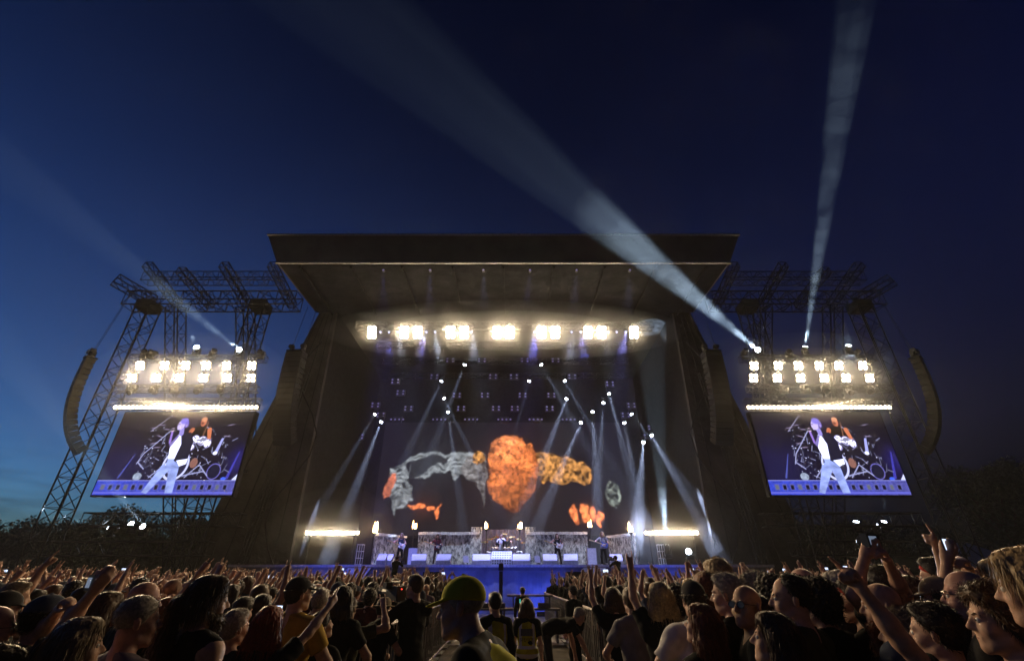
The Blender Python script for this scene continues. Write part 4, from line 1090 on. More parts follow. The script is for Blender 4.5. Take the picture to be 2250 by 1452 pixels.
class Field:
    """smooth union of tapered capsules and ellipsoids"""
    def __init__(self):
        self.p = []
        self.cuts = []          # half-spaces (point, outward normal) for the whole field
        self.wob = None         # (amplitude, frequency, seed)
        self.sub = []
    def cap(self, a, b, ra, rb=None, k=0.03, cut=None):
        self.p.append(('c', np.array(a, float), np.array(b, float), ra, ra if rb is None else rb, k, cut)); return self
    def ell(self, c, r, rot=None, k=0.03, cut=None):
        self.p.append(('e', np.array(c, float), np.array(r, float), None if rot is None else np.array(rot, float), None, k, cut)); return self
    def dig(self, c, r, k=0.01):
        self.sub.append((np.array(c, float), r, k)); return self
    def one(self, q, P):
        if q[0] == 'c':
            _, a, b, ra, rb, _k, cut = q
            ab = b - a
            L = ab.dot(ab) + 1e-12
            t = np.clip((P - a) @ ab / L, 0, 1)
            d = np.linalg.norm(P - a - t[:, None] * ab, axis=1) - (ra + (rb - ra) * t)
        else:
            _, c, r, rot, _n, _k, cut = q
            Q = P - c
            if rot is not None: Q = Q @ rot
            k0 = np.linalg.norm(Q / r, axis=1); k1 = np.linalg.norm(Q / (r * r), axis=1)
            d = k0 * (k0 - 1) / np.maximum(k1, 1e-9)
            d = np.where(k0 < 1e-6, -r.min(), d)
        if cut is not None:
            for (cp, cn) in cut:
                d = np.maximum(d, (P - cp) @ cn)
        return d
    def __call__(self, P):
        if len(P) < 1500:
            return self.ev(P, self.p)
        # work block by block with only the pieces near each block
        S = .17
        g = np.floor(P / S).astype(np.int64); g -= g.min(0)
        key = (g[:, 0] * 512 + g[:, 1]) * 512 + g[:, 2]
        od = np.argsort(key, kind='stable'); ks = key[od]
        st = np.concatenate([[0], np.nonzero(np.diff(ks))[0] + 1, [len(ks)]])
        plo, phi = [], []
        for q in self.p:
            if q[0] == 'c': plo.append(np.minimum(q[1] - q[3], q[2] - q[4])); phi.append(np.maximum(q[1] + q[3], q[2] + q[4]))
            else: plo.append(q[1] - q[2].max()); phi.append(q[1] + q[2].max())
        plo, phi = np.array(plo) - .11, np.array(phi) + .11
        out = np.empty(len(P))
        for a, b in zip(st[:-1], st[1:]):
            ix = od[a:b]; Q = P[ix]
            lo, hi = Q.min(0), Q.max(0)
            near_ = np.nonzero(((plo <= hi) & (phi >= lo)).all(1))[0]
            out[ix] = self.ev(Q, [self.p[i] for i in near_]) if len(near_) else .11
        return out
    def ev(self, P, prims):
        d = None
        for q in prims:
            e = self.one(q, P)
            if d is None: d = e
            else:
                k = q[5]
                h = np.maximum(k - np.abs(d - e), 0) / k
                d = np.minimum(d, e) - h * h * k * 0.25
        for c, r, k in self.sub:
            e = r - np.linalg.norm(P - c, axis=1)
            h = np.maximum(k - np.abs(d - e), 0) / k
            d = np.maximum(d, e) + h * h * k * 0.25
        if self.wob is not None:
            amp, fr, sd = self.wob[:3]
            Pw = P
            if len(self.wob) > 3: P = P * np.array((1, 1, self.wob[3]))
            s = np.array([1.7, 2.3, 3.1]) * sd
            w = np.sin(P[:, 0] * fr + 1.3 * np.sin(P[:, 2] * fr * .6 + s[0]) + s[1]) * np.sin(P[:, 1] * fr * .9 + s[2] + 1.1 * np.sin(P[:, 0] * fr * .5)) * np.sin(P[:, 2] * fr * .75 + s[0] + P[:, 1] * fr * .4)
            w = w + .5 * np.sin(P @ np.array([1.9, 1.1, 1.4]) * fr + s[1]) * np.sin(P @ np.array([-1.2, 1.8, 1.5]) * fr + s[2])
            d = d + amp * w
            P = Pw
        for cp, cn in self.cuts:
            d = np.maximum(d, (P - cp) @ cn)
        return d
    def bounds(self, pad=.03):
        lo, hi = np.full(3, 9e9), np.full(3, -9e9)
        for q in self.p:
            if q[0] == 'c':
                for c, r in ((q[1], q[3]), (q[2], q[4])):
                    lo = np.minimum(lo, c - r); hi = np.maximum(hi, c + r)
            else:
                r = q[2].max()
                lo = np.minimum(lo, q[1] - r); hi = np.maximum(hi, q[1] + r)
        return lo - pad, hi + pad

def grow(field, h, name):
    """surface net of the field's zero level on a sparse grid of step h"""
    lo, hi = field.bounds()
    H = 8 * h
    n = np.ceil((hi - lo) / H).astype(int)
    g = np.stack(np.meshgrid(*[np.arange(k) for k in n], indexing='ij'), -1).reshape(-1, 3)
    s = 8
    while True:
        P = lo + (g + .5) * (s * h)
        d = field(P)
        g = g[np.abs(d) < s * h * 1.25 + .006]
        if s == 1: break
        g = (g[:, None, :] * 2 + np.array([[i, j, k] for i in (0, 1) for j in (0, 1) for k in (0, 1)])[None]).reshape(-1, 3)
        s //= 2
    M = 4096
    cid = lambda a: (a[..., 0].astype(np.int64) * M + a[..., 1]) * M + a[..., 2]
    off = np.array([[i, j, k] for i in (0, 1) for j in (0, 1) for k in (0, 1)])
    corners = g[:, None, :] + off[None]
    ids = cid(corners)
    u, inv = np.unique(ids, return_inverse=True)
    inv = inv.reshape(ids.shape)
    up = np.stack([u // (M * M), (u // M) % M, u % M], -1)
    val = field(lo + up * h)
    cv = val[inv]
    act = (cv.min(1) < 0) & (cv.max(1) >= 0)
    g, cv, inv = g[act], cv[act], inv[act]
    acc = np.zeros((len(g), 3)); cnt = np.zeros(len(g))
    for a in range(8):
        for b in (1, 2, 4):
            if a & b: continue
            c = a | b
            va, vb = cv[:, a], cv[:, c]
            x = (va < 0) != (vb < 0)
            t = np.where(x, va / np.where(va == vb, 1, va - vb), 0)
            pt = off[a] + t[:, None] * (off[c] - off[a])
            acc += np.where(x[:, None], pt, 0); cnt += x
    vert = lo + (g + acc / np.maximum(cnt, 1)[:, None]) * h
    gid = cid(g)
    order = np.argsort(gid); gs = gid[order]
    faces = []
    for ax, (e1, e2) in enumerate((((0, 1, 0), (0, 0, 1)), ((0, 0, 1), (1, 0, 0)), ((1, 0, 0), (0, 1, 0)))):
        b = 4 >> ax
        va, vb = cv[:, 0], cv[:, b]
        x = np.nonzero((va < 0) != (vb < 0))[0]
        quad = []
        ok = np.ones(len(x), bool)
        for o in ((0, 0), (1, 0), (1, 1), (0, 1)):
            q = g[x] - o[0] * np.array(e1) - o[1] * np.array(e2)
            qi = cid(q); pos = np.minimum(np.searchsorted(gs, qi), len(gs) - 1)
            ok &= gs[pos] == qi
            quad.append(order[pos])
        quad = np.stack(quad, -1)
        flip = va[x] >= 0
        quad[flip] = quad[flip][:, ::-1]
        faces.append(quad[ok])
    F = np.concatenate(faces)
    me = bpy.data.meshes.new(name)
    me.vertices.add(len(vert)); me.vertices.foreach_set('co', vert.astype(np.float32).ravel())
    me.loops.add(len(F) * 4); me.loops.foreach_set('vertex_index', F.astype(np.int32).ravel())
    me.polygons.add(len(F)); me.polygons.foreach_set('loop_start', np.arange(0, len(F) * 4, 4, dtype=np.int32))
    me.polygons.foreach_set('loop_total', np.full(len(F), 4, np.int32))
    me.polygons.foreach_set('use_smooth', np.ones(len(F), bool))
    me.update(); me.validate()
    return me

def rotz(a):
    c, s = math.cos(a), math.sin(a)
    return np.array([[c, -s, 0], [s, c, 0], [0, 0, 1.0]])
def rotx(a):
    c, s = math.cos(a), math.sin(a)
    return np.array([[1.0, 0, 0], [0, c, -s], [0, s, c]])
def roty(a):
    c, s = math.cos(a), math.sin(a)
    return np.array([[c, 0, s], [0, 1.0, 0], [-s, 0, c]])
def unit(v):
    v = np.array(v, float); return v / (np.linalg.norm(v) + 1e-12)
def axis_rot(ax, a):
    ax = unit(ax); K = np.array([[0, -ax[2], ax[1]], [ax[2], 0, -ax[0]], [-ax[1], ax[0], 0]])
    return np.eye(3) + math.sin(a) * K + (1 - math.cos(a)) * K @ K

HANDS = {'fist': (1, 1, 1, 1, .8), 'point': (.05, 1, 1, 1, .7), 'horns': (0, 1, 1, .05, .9), 'open': (.08, .04, .06, .1, 0), 'relax': (.3, .35, .4, .45, .3),
         'hold': (.55, .6, .62, .65, .45), 'grip': (.85, .85, .85, .85, .6), 'peace': (0, .05, 1, 1, .9)}

def hand(F, w, d, n, side, pose, sc=1.0):
    """palm, four jointed fingers and a thumb from wrist w along d; n is the palm's normal; side +1: thumb on d x n"""
    d = unit(d); n = unit(n - d * np.dot(n, d)); s = np.cross(d, n) * side
    cu = HANDS[pose]
    k = .008
    for i, (o, l) in enumerate(((.027, .085), (.009, .090), (-.009, .086), (-.026, .078))):
        b = w + (s * o * .55) * sc
        kn = w + (d * l + s * o) * sc
        F.cap(b, kn, .0145 * sc, .0115 * sc, .02)
        segs = ((.042, .0095), (.026, .0085), (.021, .0075))
        if i == 3: segs = ((.033, .0085), (.02, .0075), (.018, .0068))
        elif i == 1: segs = ((.046, .0098), (.029, .0088), (.022, .0078))
        a = 0; p = kn
        fan = s * (o * 2.2) * (1 - cu[i])
        for (ln, r), bend in zip(segs, (78, 92, 55)):
            a += R(bend) * cu[i] + R(5)
            q = p + (unit(d * math.cos(a) + n * math.sin(a) + fan) * ln) * sc
            F.cap(p, q, r * sc * 1.05, r * sc, k)
            p = q
    t0 = w + (d * .022 + s * .018) * sc
    c = cu[4]
    t1 = t0 + unit(d * (.75 - .2 * c) + s * (.75 - .55 * c) + n * (.25 + .45 * c)) * .042 * sc
    t2 = t1 + unit(d * (.85 - .3 * c) + s * (.45 - .85 * c) + n * (.2 + .5 * c)) * .032 * sc
    t3 = t2 + unit(d * (.9 - .2 * c) + s * (.25 - 1.0 * c) + n * (.15 + .4 * c)) * .026 * sc
    F.cap(t0, t1, .0165 * sc, .0125 * sc, .018); F.cap(t1, t2, .0118 * sc, .0105 * sc, k); F.cap(t2, t3, .0102 * sc, .0085 * sc, k)

def head_prims(F, C, Rm, female=False, beard=0, hs=1.0):
    """skull and face around C (ear level), Rm turns the head's own axes (y is where it looks)"""
    T = lambda *v: C + Rm @ (np.array(v) * hs)
    e = lambda c, r, k=.02: F.ell(T(*c), np.array(r) * hs, Rm, k)
    F.cap(T(0, -.03, -.05), C + Rm @ np.array((0, -.025, -.075)) * hs, .05 * hs, .05 * hs, .03)
    e((0, -.014, .045), (.075, .097, .083))
    e((0, .036, -.032), (.057, .060, .080), .03)
    e((0, .047, -.084), (.040, .042, .032), .025)
    F.cap(T(0, .080, -.102), T(0, .076, -.108), .017 * hs, .017 * hs, .02)
    F.cap(T(-.034, .078, .022), T(.034, .078, .022), .014 * hs, .014 * hs, .018)
    for sx in (-1, 1):
        e((sx * .038, .062, -.032), (.024, .026, .024), .025)
        F.dig(T(sx * .030, .104, .004), .017 * hs, .012)
        F.cap(T(sx * .050, .01, -.070), T(sx * .026, .06, -.096), .018 * hs, .016 * hs, .025)
    for sx in (-1, 1):
        e((sx * .030, .080, .003), (.0125, .0125, .0115), .004)
        Re = Rm @ rotz(sx * -.35)
        F.ell(T(sx * .079, -.012, -.004), np.array((.0085, .019, .032)) * hs, Re, .012)
        F.ell(T(sx * .084, -.016, .004), np.array((.005, .017, .026)) * hs, Re, .006)
    F.cap(T(0, .090, .016), T(0, .114, -.026), .0085 * hs, .0125 * hs, .012)
    for sx in (-1, 1):
        F.cap(T(sx * .011, .100, -.030), T(sx * .011, .102, -.031), .009 * hs, .009 * hs, .008)
    F.cap(T(-.019, .087, -.060), T(.019, .087, -.060), .0075 * hs, .0075 * hs, .008)
    F.cap(T(-.017, .087, -.072), T(.017, .087, -.072), .0085 * hs, .0085 * hs, .006)
    return T

def ik(sh, tgt, l1, l2, pole):
    v = tgt - sh; L = np.linalg.norm(v)
    L = min(L, (l1 + l2) * .998); u = unit(v); tgt = sh + u * L
    a = (l1 * l1 - l2 * l2 + L * L) / (2 * L)
    hgt = math.sqrt(max(l1 * l1 - a * a, 0))
    p = np.array(pole, float); p = unit(p - u * np.dot(p, u))
    return sh + u * a + p * hgt, tgt

SKIN = {'fair': mat('fair_skin', (0.46, 0.27, 0.19), 0.6, var=.16, scale=30, bump=.06), 'tan': mat('tanned_skin', (0.36, 0.20, 0.13), 0.58, var=.18, scale=30, bump=.06),
        'pink': mat('reddish_skin', (0.46, 0.24, 0.18), 0.55, var=.18, scale=30, bump=.06)}
def hairmat(nm, c): return mat(nm + '_hair', c, .5, var=.35, scale=60, spec=.35)
HAIR = {'dark': hairmat('dark', (.022, .015, .011)), 'brown': hairmat('brown', (.075, .042, .023)), 'blond': hairmat('blond', (.32, .22, .11)), 'grey': hairmat('grey', (.26, .23, .20)),
        'ginger': hairmat('ginger', (.17, .055, .02)), 'red': hairmat('dyed_red', (.22, .035, .012)), 'ash': hairmat('ash_blond', (.20, .15, .095))}
CLOTH = {}
def cloth(nm, c, rough=.85):
    if nm not in CLOTH: CLOTH[nm] = mat(nm + '_cloth', c, rough, var=.22, scale=9, bump=.25, spec=.12)
    return CLOTH[nm]
for nm, c in (('black', (.012, .0115, .012)), ('charcoal', (.035, .034, .036)), ('navy', (.018, .024, .045)), ('slate', (.07, .085, .12)), ('olive', (.055, .055, .03)), ('grey', (.22, .21, .21)),
              ('white', (.62, .60, .57)), ('mustard', (.36, .22, .03)), ('hivis', (.44, .42, .025)), ('denim', (.05, .075, .14)), ('red', (.35, .03, .025)), ('maroon', (.09, .018, .02)), ('beige', (.45, .38, .28)),
              ('tan_cloth', (.30, .23, .15)), ('mauve', (.20, .16, .18))):
    cloth(nm, c)
EYEW = mat('eye_white', (.65, .62, .58), .25, var=0); EYED = mat('iris', (.03, .02, .015), .15, var=0); LIPS = mat('lips', (.26, .09, .075), .45, var=.1)
SHOE = mat('shoe_leather', (.02, .018, .017), .5)

def fuzz(mb_or_mesh, n, length, comb, width, seed, stiff=.5):
    """loose tapered strands standing off a hair surface"""
    me = mb_or_mesh
    rs = np.random.RandomState(seed)
    nv = len(me.vertices)
    co = np.empty(nv * 3, np.float32); me.vertices.foreach_get('co', co); co = co.reshape(-1, 3)
    no = np.empty(nv * 3, np.float32); me.vertices.foreach_get('normal', no); no = no.reshape(-1, 3)
    idx = rs.randint(0, nv, n)
    p = co[idx] + rs.normal(0, .003, (n, 3)); nn = no[idx]
    c = np.array(comb, float)
    d1 = nn * stiff + c * (1 - stiff) + rs.normal(0, .30 if length < .05 else .10, (n, 3))
    d1 /= np.linalg.norm(d1, axis=1)[:, None]
    d2 = d1 * .6 + c * .5 + np.array((0, 0, -.25)) + rs.normal(0, .2 if length < .05 else .08, (n, 3))
    d2 /= np.linalg.norm(d2, axis=1)[:, None]
    L = length * rs.uniform(.5, 1.3, (n, 1))
    sd = np.cross(d1, rs.normal(0, 1, (n, 3))); sd /= np.linalg.norm(sd, axis=1)[:, None] + 1e-9
    m = p + d1 * L * .5; e = m + d2 * L * .5
    vs = np.stack([p - sd * width, p + sd * width, m + sd * width * .8, m - sd * width * .8, e], 1).reshape(-1, 3)
    b = np.arange(n)[:, None] * 5
    return vs, np.concatenate([b + np.array([[0, 1, 2, 3]])], 0), np.concatenate([b + np.array([[3, 2, 4]])], 0)

def add_fuzz(me, n, length, comb=(0, -.3, -.6), width=.0016, seed=1, stiff=.5):
    vs, q, t = fuzz(me, n, length, comb, width, seed, stiff)
    nv = len(me.vertices)
    co = np.empty(nv * 3, np.float32); me.vertices.foreach_get('co', co)
    fs = [tuple(p.vertices) for p in me.polygons]
    allv = np.concatenate([co.reshape(-1, 3), vs])
    new = bpy.data.meshes.new(me.name)
    new.from_pydata(allv.tolist(), [], fs + (q + nv).tolist() + (t + nv).tolist())
    new.polygons.foreach_set('use_smooth', np.ones(len(new.polygons), bool))
    for m_ in me.materials: new.materials.append(m_)
    new.update()
    nm = me.name; bpy.data.meshes.remove(me); new.name = nm
    return new

def person(label, loc, yaw=0, h=1.75, res=.011, skin='fair', hair=('short', 'dark'), shirt=('tee', 'black'), legs='denim', head=(0, 0, 0), arms=(('down',), ('down',)),
           build=1.0, lean=0.0, hat=None, glasses=None, beard=None, group=None, female=False, fuzzn=0, seed=1, bend=0.0, stance=0.0, name='person', category='person', extras=None, low=False):
    """a whole figure: body (skin), clothing, hair; head=(yaw, pitch, roll) in degrees, arms=(left, right)"""
    sc = h / 1.75
    b = build
    t = thing(name, label, category, loc, group)
    t.rotation_euler = (0, 0, R(yaw)); t.scale = (sc, sc, sc)
    rs = random.Random(seed)
    # spine
    pel = V3(0, 0, .93)
    Rl = rotx(-R(lean)); Rb = rotx(-R(lean + bend))
    up = lambda z, x=0, y=0: pel + (Rl if z < 1.12 else Rb) @ V3(x, y, z - .93)
    neck0 = up(1.46, 0, -.015)
    hy, hp, hr = (R(a) for a in head)
    Rh = Rb @ rotz(hy) @ rotx(-R(bend + lean) * -.55) @ rotx(hp) @ roty(hr)
    C = neck0 + Rb @ V3(0, .012, .085) + Rh @ V3(0, .016, .092)
    sw = .185 * (0.92 if female else 1.0) * (.5 + .5 * b)
    SH = {-1: up(1.40, -sw, -.01), 1: up(1.40, sw, -.01)}
    B = Field()
    T = head_prims(B, C, Rh, female)
    hd_n = len(B.p)
    B.cap(neck0, C + Rh @ V3(0, -.022, -.05), .058 * (.86 if female else 1) * (.6 + .4 * b), .05 * (.86 if female else 1), .03)
    torso = Field()
    for F, g in ((B, 0.0), (torso, 1.0)):
        i = .014 * g
        F.ell(up(.95, 0, 0), (.158 * b + i, .108 * b + i, .13 + i), Rl, .06)
        F.ell(up(1.09, 0, .004), ((.140 if not female else .122) * b + i, .100 * b + i, .15), Rl, .08)
        F.ell(up(1.27, 0, .0), (.165 * (.5 + .5 * b) + i, .108 * (.5 + .5 * b) + i, .165 + i), Rb, .08)
        F.cap(SH[-1] + Rb @ V3(.03, 0, 0), SH[1] + Rb @ V3(-.03, 0, 0), .055 + i, .055 + i, .06)
        for s in (-1, 1):
            F.cap(neck0 + Rb @ V3(s * .03, -.01, .01), SH[s] + Rb @ V3(-s * .02, -.005, .012), .042 + i, .048 + i, .05)
        if female:
            for s in (-1, 1):
                F.ell(up(1.27, s * .07, .085), (.062 + i, .055 + i, .06 + i), Rb, .04)
    slv = .62
    if shirt[0] == 'sleeveless': slv = 0
    if shirt[0] == 'long': slv = 2
    ends = {}
    for s, A in ((-1, arms[0]), (1, arms[1])):
        sh = SH[s]; l1, l2 = .285, .255
        md = A[0]
        if md == 'down': tgt, pole, hp_ = sh + Rl @ V3(s * .07, .06, -.52), (s * .4, -1, 0), 'relax'
        elif md == 'rail': tgt, pole, hp_ = sh + V3(s * .05, .30, -.33), (s * .8, -.3, -.6), 'grip'
        elif md == 'up': tgt, pole, hp_ = sh + V3(s * .06, .16, .50), (s * .8, .3, -.2), 'open'
        elif md == 'phone': tgt, pole, hp_ = sh + V3(-s * .08, .36, .18), (s * .7, 0, -1), 'hold'
        elif md == 'front': tgt, pole, hp_ = sh + V3(-s * .08, .27, -.22), (s * 1, -.4, -.6), 'relax'
        else: tgt, pole, hp_ = sh + V3(*A[1]), A[2], A[3]
        if md != 'at' and len(A) > 1: hp_ = A[1]
        el, wr = ik(sh, tgt, l1, l2, pole)
        k = .035
        B.cap(sh, el, .050 * (.4 + .6 * b) * (.85 if female else 1), .039 * (.4 + .6 * b) * (.85 if female else 1), k)
        B.cap(el, el + (wr - el) * .35, .040 * (.4 + .6 * b) * (.85 if female else 1), .040 * (.4 + .6 * b) * (.85 if female else 1), .03)
        B.cap(el + (wr - el) * .3, wr, .040 * (.4 + .6 * b) * (.85 if female else 1), .027 * (.9 if female else 1), .03)
        d = unit(wr - el)
        n = V3(*(A[4] if md == 'at' and len(A) > 4 else (-s, .3, 0) if wr[2] < sh[2] else (0, 1, -.2)))
        side = -s if np.dot(np.cross(d, n), V3(1, 0, 0)) * 1 > 0 else s
        side = -s * (1 if np.cross(d, unit(n))[0] > 0 else -1)
        hd = unit(d + (V3(*A[5]) if md == 'at' and len(A) > 5 else 0))
        hand(B, wr, hd, n, side, hp_, .95 if female else 1.03)
        ends[s] = (wr, hd, el, sh)
        if slv:
            q = sh + (el - sh) * min(slv, 1.0)
            i = .016
            if slv < 1:
                nrm = unit(el - sh)
                torso.cap(sh, q + nrm * .06, .052 * (.4 + .6 * b) + i, .050 * (.4 + .6 * b) + i, .04, ((q, nrm),))
            else:
                torso.cap(sh, el, .05 + i, .043 + i, .04)
                nrm = unit(wr - el)
                torso.cap(el, wr, .043 + i, .034 + i, .03, ((wr - nrm * .015, nrm),))
    BM = grow(B, res, 'body'); BM.materials.append(SKIN[skin])
    link('body', BM, t)
    # shirt: inflated torso with a neckline and a hem
    if shirt[0] != 'none':
        torso.wob = (.0065, 21, seed % 7 + 1)
        hem = .86 if shirt[0] != 'crop' else 1.0
        torso.cuts = [(up(hem), Rl @ V3(0, 0, -1))]
        torso.ell(up(.90, 0, 0), (.165 * b, .118 * b, .13), Rl, .05)
        nk = neck0 + Rb @ V3(0, .035, .045)
        torso.dig(nk, .082 if shirt[0] not in ('sleeveless', 'strap') else .10, .012)
        if shirt[0] in ('sleeveless', 'strap'):
            for s in (-1, 1):
                torso.dig(SH[s] + Rb @ V3(s * (.035 if shirt[0] == 'sleeveless' else .0), 0, -.035), .085, .02)
        SM = grow(torso, max(res, .011), 'shirt'); SM.materials.append(cloth(shirt[1], (.1, .1, .1)))
        link('shirt', SM, t)
    # trousers and shoes
    L = Field(); S = Field()
    L.ell(pel, (.163 * b, .113 * b, .12), Rl if lean < 40 else None, .06)
    for s in (-1, 1):
        hip = V3(s * .088 * b, 0, .87); kn = V3(s * (.095 + stance * .7), .02 + rs.uniform(-.02, .03), .48); an = V3(s * (.10 + stance), -.02, .085)
        L.cap(hip, kn, .088 * b, .064, .05); L.cap(kn, an, .064, .052, .03)
        S.cap(an + V3(0, -.03, -.035), an + V3(s * .02, .15, -.045), .044, .037, .03); S.cap(an + V3(0, 0, .03), an + V3(0, 0, -.03), .045, .045, .03)
    L.wob = (.005, 24, seed % 5 + 1)
    L.cuts = [(V3(0, 0, .075), V3(0, 0, -1)), (up(1.02), Rl @ V3(0, 0, 1))]
    S.cuts = [(V3(0, 0, .0), V3(0, 0, -1))]
    lm = grow(L, max(res * 1.6, .016), 'trousers'); lm.materials.append(cloth(legs, (.05, .05, .06))); link('trousers', lm, t)
    sm = grow(S, .018, 'shoes'); sm.materials.append(SHOE); link('shoes', sm, t)
    # hair
    ht, hc = hair
    hpts = None
    HR = Field(); nat = .003
    cran = lambda inf, k=.03: HR.ell(T(0, -.016, .047), np.array((.076, .098, .084)) + inf, Rh, k)
    lineN = Rh @ unit((0, .80, -.60)); lineP = T(0, .030, .042)
    comb = Rh @ V3(0, -.6, -.5)
    made = ht not in ('bald', None)
    fl = .022; fz = .5
    if ht == 'buzz':
        cran(.006); HR.cuts = [(lineP + Rh @ V3(0, .02, .0), lineN)]; nat = .0007; fl = .009
    elif ht == 'receding':
        cran(.014); HR.cuts = [(T(0, .0, .03), Rh @ unit((0, .85, -.52)))]; fl = .02
        HR.dig(T(0, .085, .10), .06, .03)
    elif ht == 'short':
        cran(.017); HR.ell(T(0, -.03, -.02), (.070, .078, .06), Rh, .03); HR.cuts = [(lineP, lineN)]
        HR.cap(T(-.03, .05, .105), T(.03, .05, .105), .025, .025, .04)
    elif ht == 'mop':
        cran(.028); HR.ell(T(0, -.035, -.03), (.083, .085, .07), Rh, .03); HR.cap(T(-.045, .06, .095), T(.045, .06, .095), .032, .032, .04)
        HR.cuts = [(lineP + Rh @ V3(0, .015, -.012), lineN)]; nat = .006; fl = .03
    elif ht == 'curly':
        cran(.038); HR.ell(T(0, -.035, -.03), (.095, .095, .085), Rh, .03); HR.cuts = [(lineP + Rh @ V3(0, .02, -.01), lineN)]; nat = .016; fl = .035; fz = .8
    elif ht in ('long', 'bob', 'ponytail'):
        cran(.020 if ht != 'ponytail' else .012)
        HR.cap(T(-.035, .055, .10), T(.035, .055, .10), .024, .024, .04)
        HR.cuts = []
        down = V3(0, 0, -1)
        if ht == 'ponytail':
            a = T(0, -.105, .02); q = a + Rb @ V3(0, -.05, -.03); r_ = q + Rb @ V3(0, -.01, -.14) ; e = r_ + Rb @ V3(0, .01, -.13)
            HR.cuts = []
            HR.p[-1] = HR.p[-1][:6] + (((lineP, lineN),),)
            HR.p[0] = HR.p[0][:6] + (((lineP, lineN),),)
            HR.ell(T(0, -.03, -.02), (.068, .075, .055), Rh, .03, ((lineP, lineN),))
            HR.cap(a, q, .022, .028, .02); HR.cap(q, r_, .034, .036, .03); HR.cap(r_, e, .034, .012, .03)
        else:
            ln = .30 if ht == 'long' else .13
            cutf = ((lineP + Rh @ V3(0, .012, -.0), lineN),)
            HR.p = [q[:6] + (cutf,) for q in HR.p]
            for sx in (-1, -.45, .45, 1):
                top = T(sx * .070, -.045 + .02 * abs(sx), .03)
                mid = top + Rb @ V3(sx * .018, -.012, -.12)
                low_ = mid + Rb @ V3(sx * .012, -.012 + (.02 if ht == 'long' else 0), -ln + .10)
                HR.cap(top, mid, .046, .050, .04)
                HR.cap(mid, low_, .050, .034 if ht == 'long' else .045, .04)
            HR.cap(T(-.078, .012, .04), T(-.088, .0, -.10), .020, .022, .03); HR.cap(T(.078, .012, .04), T(.088, .0, -.10), .020, .022, .03)
            nat = .0055
        fl = .11; comb = V3(0, -.1, -1); fz = .16
    hm = HAIR.get(hc, HAIR['dark'])
    if hat == 'cap' and made and ht in ('short', 'mop', 'buzz', 'curly'):
        HR.cuts.append((T(0, 0, .045), Rh @ V3(0, 0, 1)))
    if made:
        HR.wob = (nat, 95, seed % 9 + 1) if ht not in ('long', 'bob', 'ponytail') else (nat, 150, seed % 9 + 1, .12)
        HM = grow(HR, max(res * .8, .008), 'hair'); HM.materials.append(hm)
        if fuzzn: HM = add_fuzz(HM, fuzzn, fl, comb, .0013, seed, fz)
        link('hair', HM, t)
    if res < .0105:
        for sx in (-1, 1):
            eb = MB()
            eb.lathe([(.004, -.0125), (.0118, -.004), (.0118, .004), (.006, .0112)], Vector(T(sx * .030, .0835, .003)), Vector(Rh @ V3(0, 1, 0)), 10, 0)
            eb.lathe([(.0058, 0), (.004, .0012)], Vector(T(sx * .030, .0955, .003)), Vector(Rh @ V3(0, 1, 0)), 8, 1)
            eb.obj('eye', [EYEW, EYED], t, smooth=True)
            bb = MB()
            bb.tube(Vector(T(sx * .014, .094, .022)), Vector(T(sx * .032, .092, .027)), .004, .0045, 5); bb.tube(Vector(T(sx * .032, .092, .027)), Vector(T(sx * .048, .078, .021)), .0045, .002, 5)
            bb.obj('eyebrow', HAIR.get(hc, HAIR['dark']), t)
        ll = MB(); ll.tube(Vector(T(-.020, .0915, -.066)), Vector(T(0, .0965, -.0655)), .0016, .003, 5); ll.tube(Vector(T(0, .0965, -.0655)), Vector(T(.020, .0915, -.066)), .003, .0016, 5)
        ll.obj('lips', LIPS, t)
    if beard:
        BF = Field(); ln = {'short': .02, 'mid': .05, 'long': .20}[beard[0]]
        BF.ell(T(0, .056, -.088), (.054, .046, .042), Rh, .02)
        BF.cap(T(-.06, .015, -.06), T(-.03, .07, -.10), .018, .024, .02); BF.cap(T(.06, .015, -.06), T(.03, .07, -.10), .018, .024, .02)
        BF.cap(T(0, .075, -.105), T(0, .075 + ln * .1, -.105 - ln), .034, .022, .03)
        BF.dig(T(0, .11, -.062), .028, .01); BF.wob = (.006, 80, 3)
        bm_ = grow(BF, max(res * .8, .008), 'beard'); bm_.materials.append(HAIR[beard[1]])
        if fuzzn: bm_ = add_fuzz(bm_, fuzzn // 3, .03, V3(0, .2, -1), .0012, seed + 5, .3)
        link('beard', bm_, t)
    if hat:
        HF = Field()
        m_ = None
        if hat in ('cap', 'cap_back'):
            HF.ell(T(0, -.014, .050), (.088, .110, .092), Rh, .02, ((T(0, 0, .036), Rh @ unit((0, .10, -1))),))
            sg = 1 if hat == 'cap' else -1
            Rq = Rh @ rotx(-R(12) * sg)
            HF.ell(T(0, sg * .112 - .012, .036), (.068, .082, .0075), Rq, .012)
            HF.cap(T(0, -.014, .141), T(0, -.014, .145), .008, .008, .006)
        elif hat == 'fedora':
            HF.ell(T(0, -.012, .075), (.090, .108, .095), Rh, .02, ((T(0, 0, .05), Rh @ V3(0, 0, -1)),))
            HF.ell(T(0, -.012, .050), (.150, .170, .009), Rh, .012)
            HF.dig(T(0, -.01, .20), .045, .03)
        elif hat == 'beanie':
            HF.ell(T(0, -.016, .050), (.088, .110, .098), Rh, .02); HF.cuts = [(T(0, .06, .03), Rh @ unit((0, .55, -.83)))]; HF.wob = (.003, 60, 2)
        elif hat == 'bandana':
            HF.ell(T(0, -.015, .048), (.084, .106, .090), Rh, .02); HF.cuts = [(T(0, .06, .05), Rh @ unit((0, .45, -.89)))]; HF.cap(T(0, -.11, .02), T(.02, -.14, -.05), .02, .008, .02)
